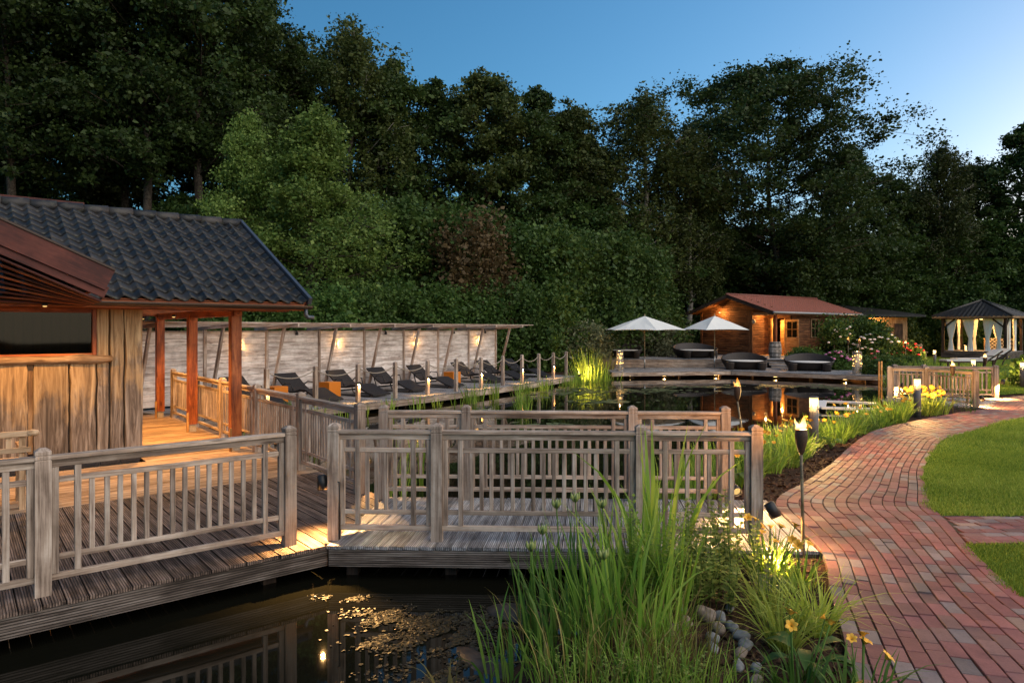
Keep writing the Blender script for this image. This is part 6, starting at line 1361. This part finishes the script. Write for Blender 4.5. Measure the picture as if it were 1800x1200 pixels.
# far flowers
def flower_bush(x, y, r, h, mat, nf, label, leafm='leaf_hedge', fs=.09):
    rng = np.random.default_rng(rnd.randrange(10 ** 6)); z0 = -.05; t = thing('flowering_shrub', label, 'shrub', (x, y, z0))
    n = int(3200 * r); a = rng.uniform(0, 6.28, n); q = np.sqrt(rng.uniform(0, 1, n)); zz = rng.uniform(.05, 1, n); rr = r * q * np.sqrt(np.maximum(.05, 1 - zz ** 2.4))
    obj('foliage', leaves_mesh('foliage', np.stack([rr * np.cos(a), rr * np.sin(a), zz * h], -1), .12, .07, leafm, rng), t, wmat(t))
    tube('stem', [(x, y, z0), (x, y, z0 + h * .7)], .02, 'bark', t, 5)
    for k in range(nf):
        a = rng.uniform(0, 6.28) ; zf = rng.uniform(.45, 1.0); rr = r * math.sqrt(max(.05, 1 - zf ** 2.4)) * rng.uniform(.8, 1.05); lathe('blossom', [(fs * .4, -fs * .4), (fs, 0), (fs * .8, fs * .4), (fs * .3, fs * .6)], mat, t, (x + rr * math.cos(a), y + rr * math.sin(a), z0 + h * zf), 7)
flower_bush(14.55, 30.6, .75, .85, 'petal_pink', 40, 'pink flowering shrub behind the column lamp'); flower_bush(16.2, 30.2, .6, .6, 'petal_red', 16, 'low magenta flowering plant beside the column lamp')
flower_bush(18.9, 35.2, 1.5, 1.65, 'petal_white', 50, 'large shrub with white blossoms behind the clipped hedge'); flower_bush(20.2, 34.9, .9, 1.2, 'petal_red', 36, 'red flowering shrub beside the large white one'); flower_bush(18.0, 33.4, .6, .8, 'petal_pink', 14, 'pale pink flowering plant at the foot of the white shrub')
t = thing('rose_tree', 'standard rose tree with white blooms beside the twin torches', 'rose tree', (16.6, 35.2, -.05)); tube('trunk', [(16.6, 35.2, -.05), (16.62, 35.2, 1.3)], .03, 'bark', t, 6)
rng_ = np.random.default_rng(5); obj('crown', leaves_mesh('crown', rng_.normal(size=(2600, 3)) * np.array([.38, .38, .3]) + np.array([0, 0, 1.75]), .11, .07, 'leaf_hedge', rng_), t, wmat(t))
for k in range(9): lathe('blossom', [(.03, -.04), (.075, 0), (.06, .04), (.02, .06)], 'petal_white', t, (16.6 + rnd.gauss(0, .4), 34.8 + rnd.gauss(0, .1), 1.7 + rnd.gauss(0, .22)), 7)
for x, y, h in ((12.9, 20.2, .8), (13.9, 20.8, .8), (14.6, 21.4, .7), (11.4, 20.0, .9), (12.2, 21.2, .8), (16.6, 29.4, .7), (18, 29.5, .7)): clump('grass_tuft', x, y, 120, .5, h, .014, .5, 'reed', 'soft tall garden grass behind the small footbridge', 'grass', 'garden grasses behind the small footbridge')
# wood bundle of dry grass by the deck corner
clump('dry_grass', 4.15, 30.4, 120, .4, .9, .012, .5, 'reed_dry', 'tawny dry ornamental grass beside the deck corner lamp', 'grass')

# stones, lily pads, algae, bark chips
def stone(x, y, z, sx, sy, sz, mat, label, group=None):
    V, Fc = [], []; n, m = 12, 7; g = random.Random(rnd.randrange(10 ** 6)); ph = [g.uniform(0, 6.28) for _ in range(4)]; rot = g.uniform(0, 3.14)
    for j in range(m + 1):
        th = math.pi * j / m
        for i in range(n):
            a = 2 * math.pi * i / n; q = 1 + .10 * math.sin(2 * a + ph[0]) + .07 * math.sin(3 * a + 2 * th + ph[1]) + .05 * math.sin(4 * th + ph[2])
            px, py = sx * q * math.sin(th) * math.cos(a), sy * q * math.sin(th) * math.sin(a); V.append((x + px * math.cos(rot) - py * math.sin(rot), y + px * math.sin(rot) + py * math.cos(rot), z - sz * q * math.cos(th)))
    for j in range(m):
        for i in range(n): Fc.append((j * n + i, j * n + (i + 1) % n, (j + 1) * n + (i + 1) % n, (j + 1) * n + i))
    return tag(wobj('stone', V, Fc, mat, None, True), label, 'stone', group)
for i, (x, y, s) in enumerate(((1.24, 4.38, .085), (1.33, 4.36, .06), (1.36, 4.22, .055), (1.27, 4.2, .06), (1.38, 4.1, .055), (1.36, 3.98, .06), (1.30, 3.88, .055), (1.24, 3.74, .05), (1.20, 4.08, .05), (1.10, 4.3, .055), (1.16, 3.95, .05), (1.33, 3.72, .045), (1.0, 4.2, .05), (1.44, 4.52, .045), (1.12, 4.5, .05), (1.28, 3.58, .05))):
    stone(x, y, gz(x, y) + s * .35, s * .98, s * .68, s * .58, 'stone_grey' if i % 3 else 'stone_warm', 'largest rounded pale grey stone on the bank edging' if i == 0 else 'rounded pebble in the stone edging of the near bank', None if i == 0 else 'pebbles of the near bank')
stone(-.15, 4.25, -.36, .36, .14, .12, 'wet_stone', 'long half-sunken boulder at the water edge among the sedges'); stone(.05, 5.0, -.36, .3, .2, .14, 'wet_stone', 'dark boulder in the shallow water under the footbridge')
t = thing('pond_float', 'small round grey pond skimmer floating in the dark foreground water', 'skimmer', (-.95, 3.62, WZ))
lathe('rim', [(.085, -.02), (.10, .0), (.098, .022), (.085, .03), (.075, .022), (.07, 0)], 'stone_grey', t, (-.95, 3.62, WZ), 24); lathe('core', [(.07, -.01), (.07, .008), (.02, .014)], 'bollard_grey', t, (-.95, 3.62, WZ), 16)
def pads(name, n, cx, cy, rx, ry, r0, r1, mat, label, seed, lift=.004, flat=.004):
    g = np.random.default_rng(seed); V, Fc = [], []
    for k in range(n):
        x, y = cx + rx * .55 * g.normal(), cy + ry * .55 * g.normal(); r = g.uniform(r0, r1)
        if r1 < .04 and math.sin(9 * x + 5 * y + seed) * math.sin(11 * y - 4 * x) + .5 * math.sin(23 * x - 17 * y) < -.25: continue
        o = len(V); st = g.uniform(0, 6.28); tx, ty = g.normal(0, flat, 2)
        z = WZ + lift + g.uniform(0, .004); m = 8
        for i in range(m): b = st + (2 * math.pi - .5) * i / (m - 1); rr = r * g.uniform(.82, 1.05); V.append((x + rr * math.cos(b), y + rr * math.sin(b), z + tx * math.cos(b) + ty * math.sin(b)))
        V.append((x, y, z)); Fc += [(o + i, o + i + 1, o + m) for i in range(m - 1)]
    return tag(wobj(name, V, Fc, mat), label, 'water plant', kind='stuff')
for q_, (ax_, ay_, rx_, ry_, n_) in enumerate(((-.95, 4.95, .22, .12, 260), (-.65, 4.85, .3, .16, 420), (-.4, 4.62, .28, .2, 380), (-.78, 4.55, .25, .1, 220), (-.25, 4.9, .2, .16, 180), (-1.3, 5.3, .18, .05, 70))): pads('algae', n_ * 4, ax_, ay_, rx_ * 1.1, ry_ * 1.1, .004, .016, 'algae', 'floating brown leaf litter and algae in the foreground water', 60 + q_, .003, .002)
pads('algae', 2200, -.35, 4.05, .42, .34, .004, .016, 'algae', 'floating algae beside the near bank', 4, .003, .002)
pads('algae', 150, -1.3, 3.72, .28, .08, .006, .018, 'algae', 'thin floating algae streak in the dark water', 5, .003, .005)
for i, (cx, cy, rx, ry, n) in enumerate(((4.4, 23.0, 1.6, .8, 110), (6.6, 24.5, 1.4, .5, 60), (2.4, 19.6, 1.2, .6, 50), (10.2, 25.0, 1.6, .6, 70), (-1.2, 17.0, 1.0, .8, 60), (1.0, 14.6, .9, .6, 40), (12.0, 24.0, 1.2, .5, 60), (2.0, 23.0, 1.5, 1.5, 110))): pads('lily_pads', n, cx, cy, rx, ry, .07, .17, 'lily_pad', 'floating lily pads drifting on the pond', 30 + i)
g = np.random.default_rng(9); n = 15000; X = g.uniform(.9, 6.5, n); Y = g.uniform(3.1, 12.5, n); dl = poly_sd([tuple(p) for p in SL] + [tuple(p) for p in SR[::-1]], X, Y); dp = poly_sd(POND, X, Y)
keep = (dl > .02) & (dp > .35) & (X < np.interp(Y, SL[:, 1], SL[:, 0])) & ~((Y > 5.5) & (Y < 7.35) & (X < 2.66)); X, Y = X[keep], Y[keep]; Z = ground_z(X, Y) + .006
n = len(X); a = g.uniform(0, 6.28, n); L = g.uniform(.012, .035, n); W = g.uniform(.005, .012, n); tz = g.normal(0, .008, (2, n))
V = np.stack([np.stack([X + L * np.cos(a) * p - W * np.sin(a) * q, Y + L * np.sin(a) * p + W * np.cos(a) * q, Z + tz[0] * p + tz[1] * q], -1) for p, q in ((-1, -1), (1, -1), (1, 1), (-1, 1))], 1)
tag(obj('bark_chips', mesh_np('bark_chips', V.reshape(-1, 3), np.arange(4 * n).reshape(-1, 4), 'chips')), 'dark bark chip mulch of the planting bed', 'mulch', kind='stuff')
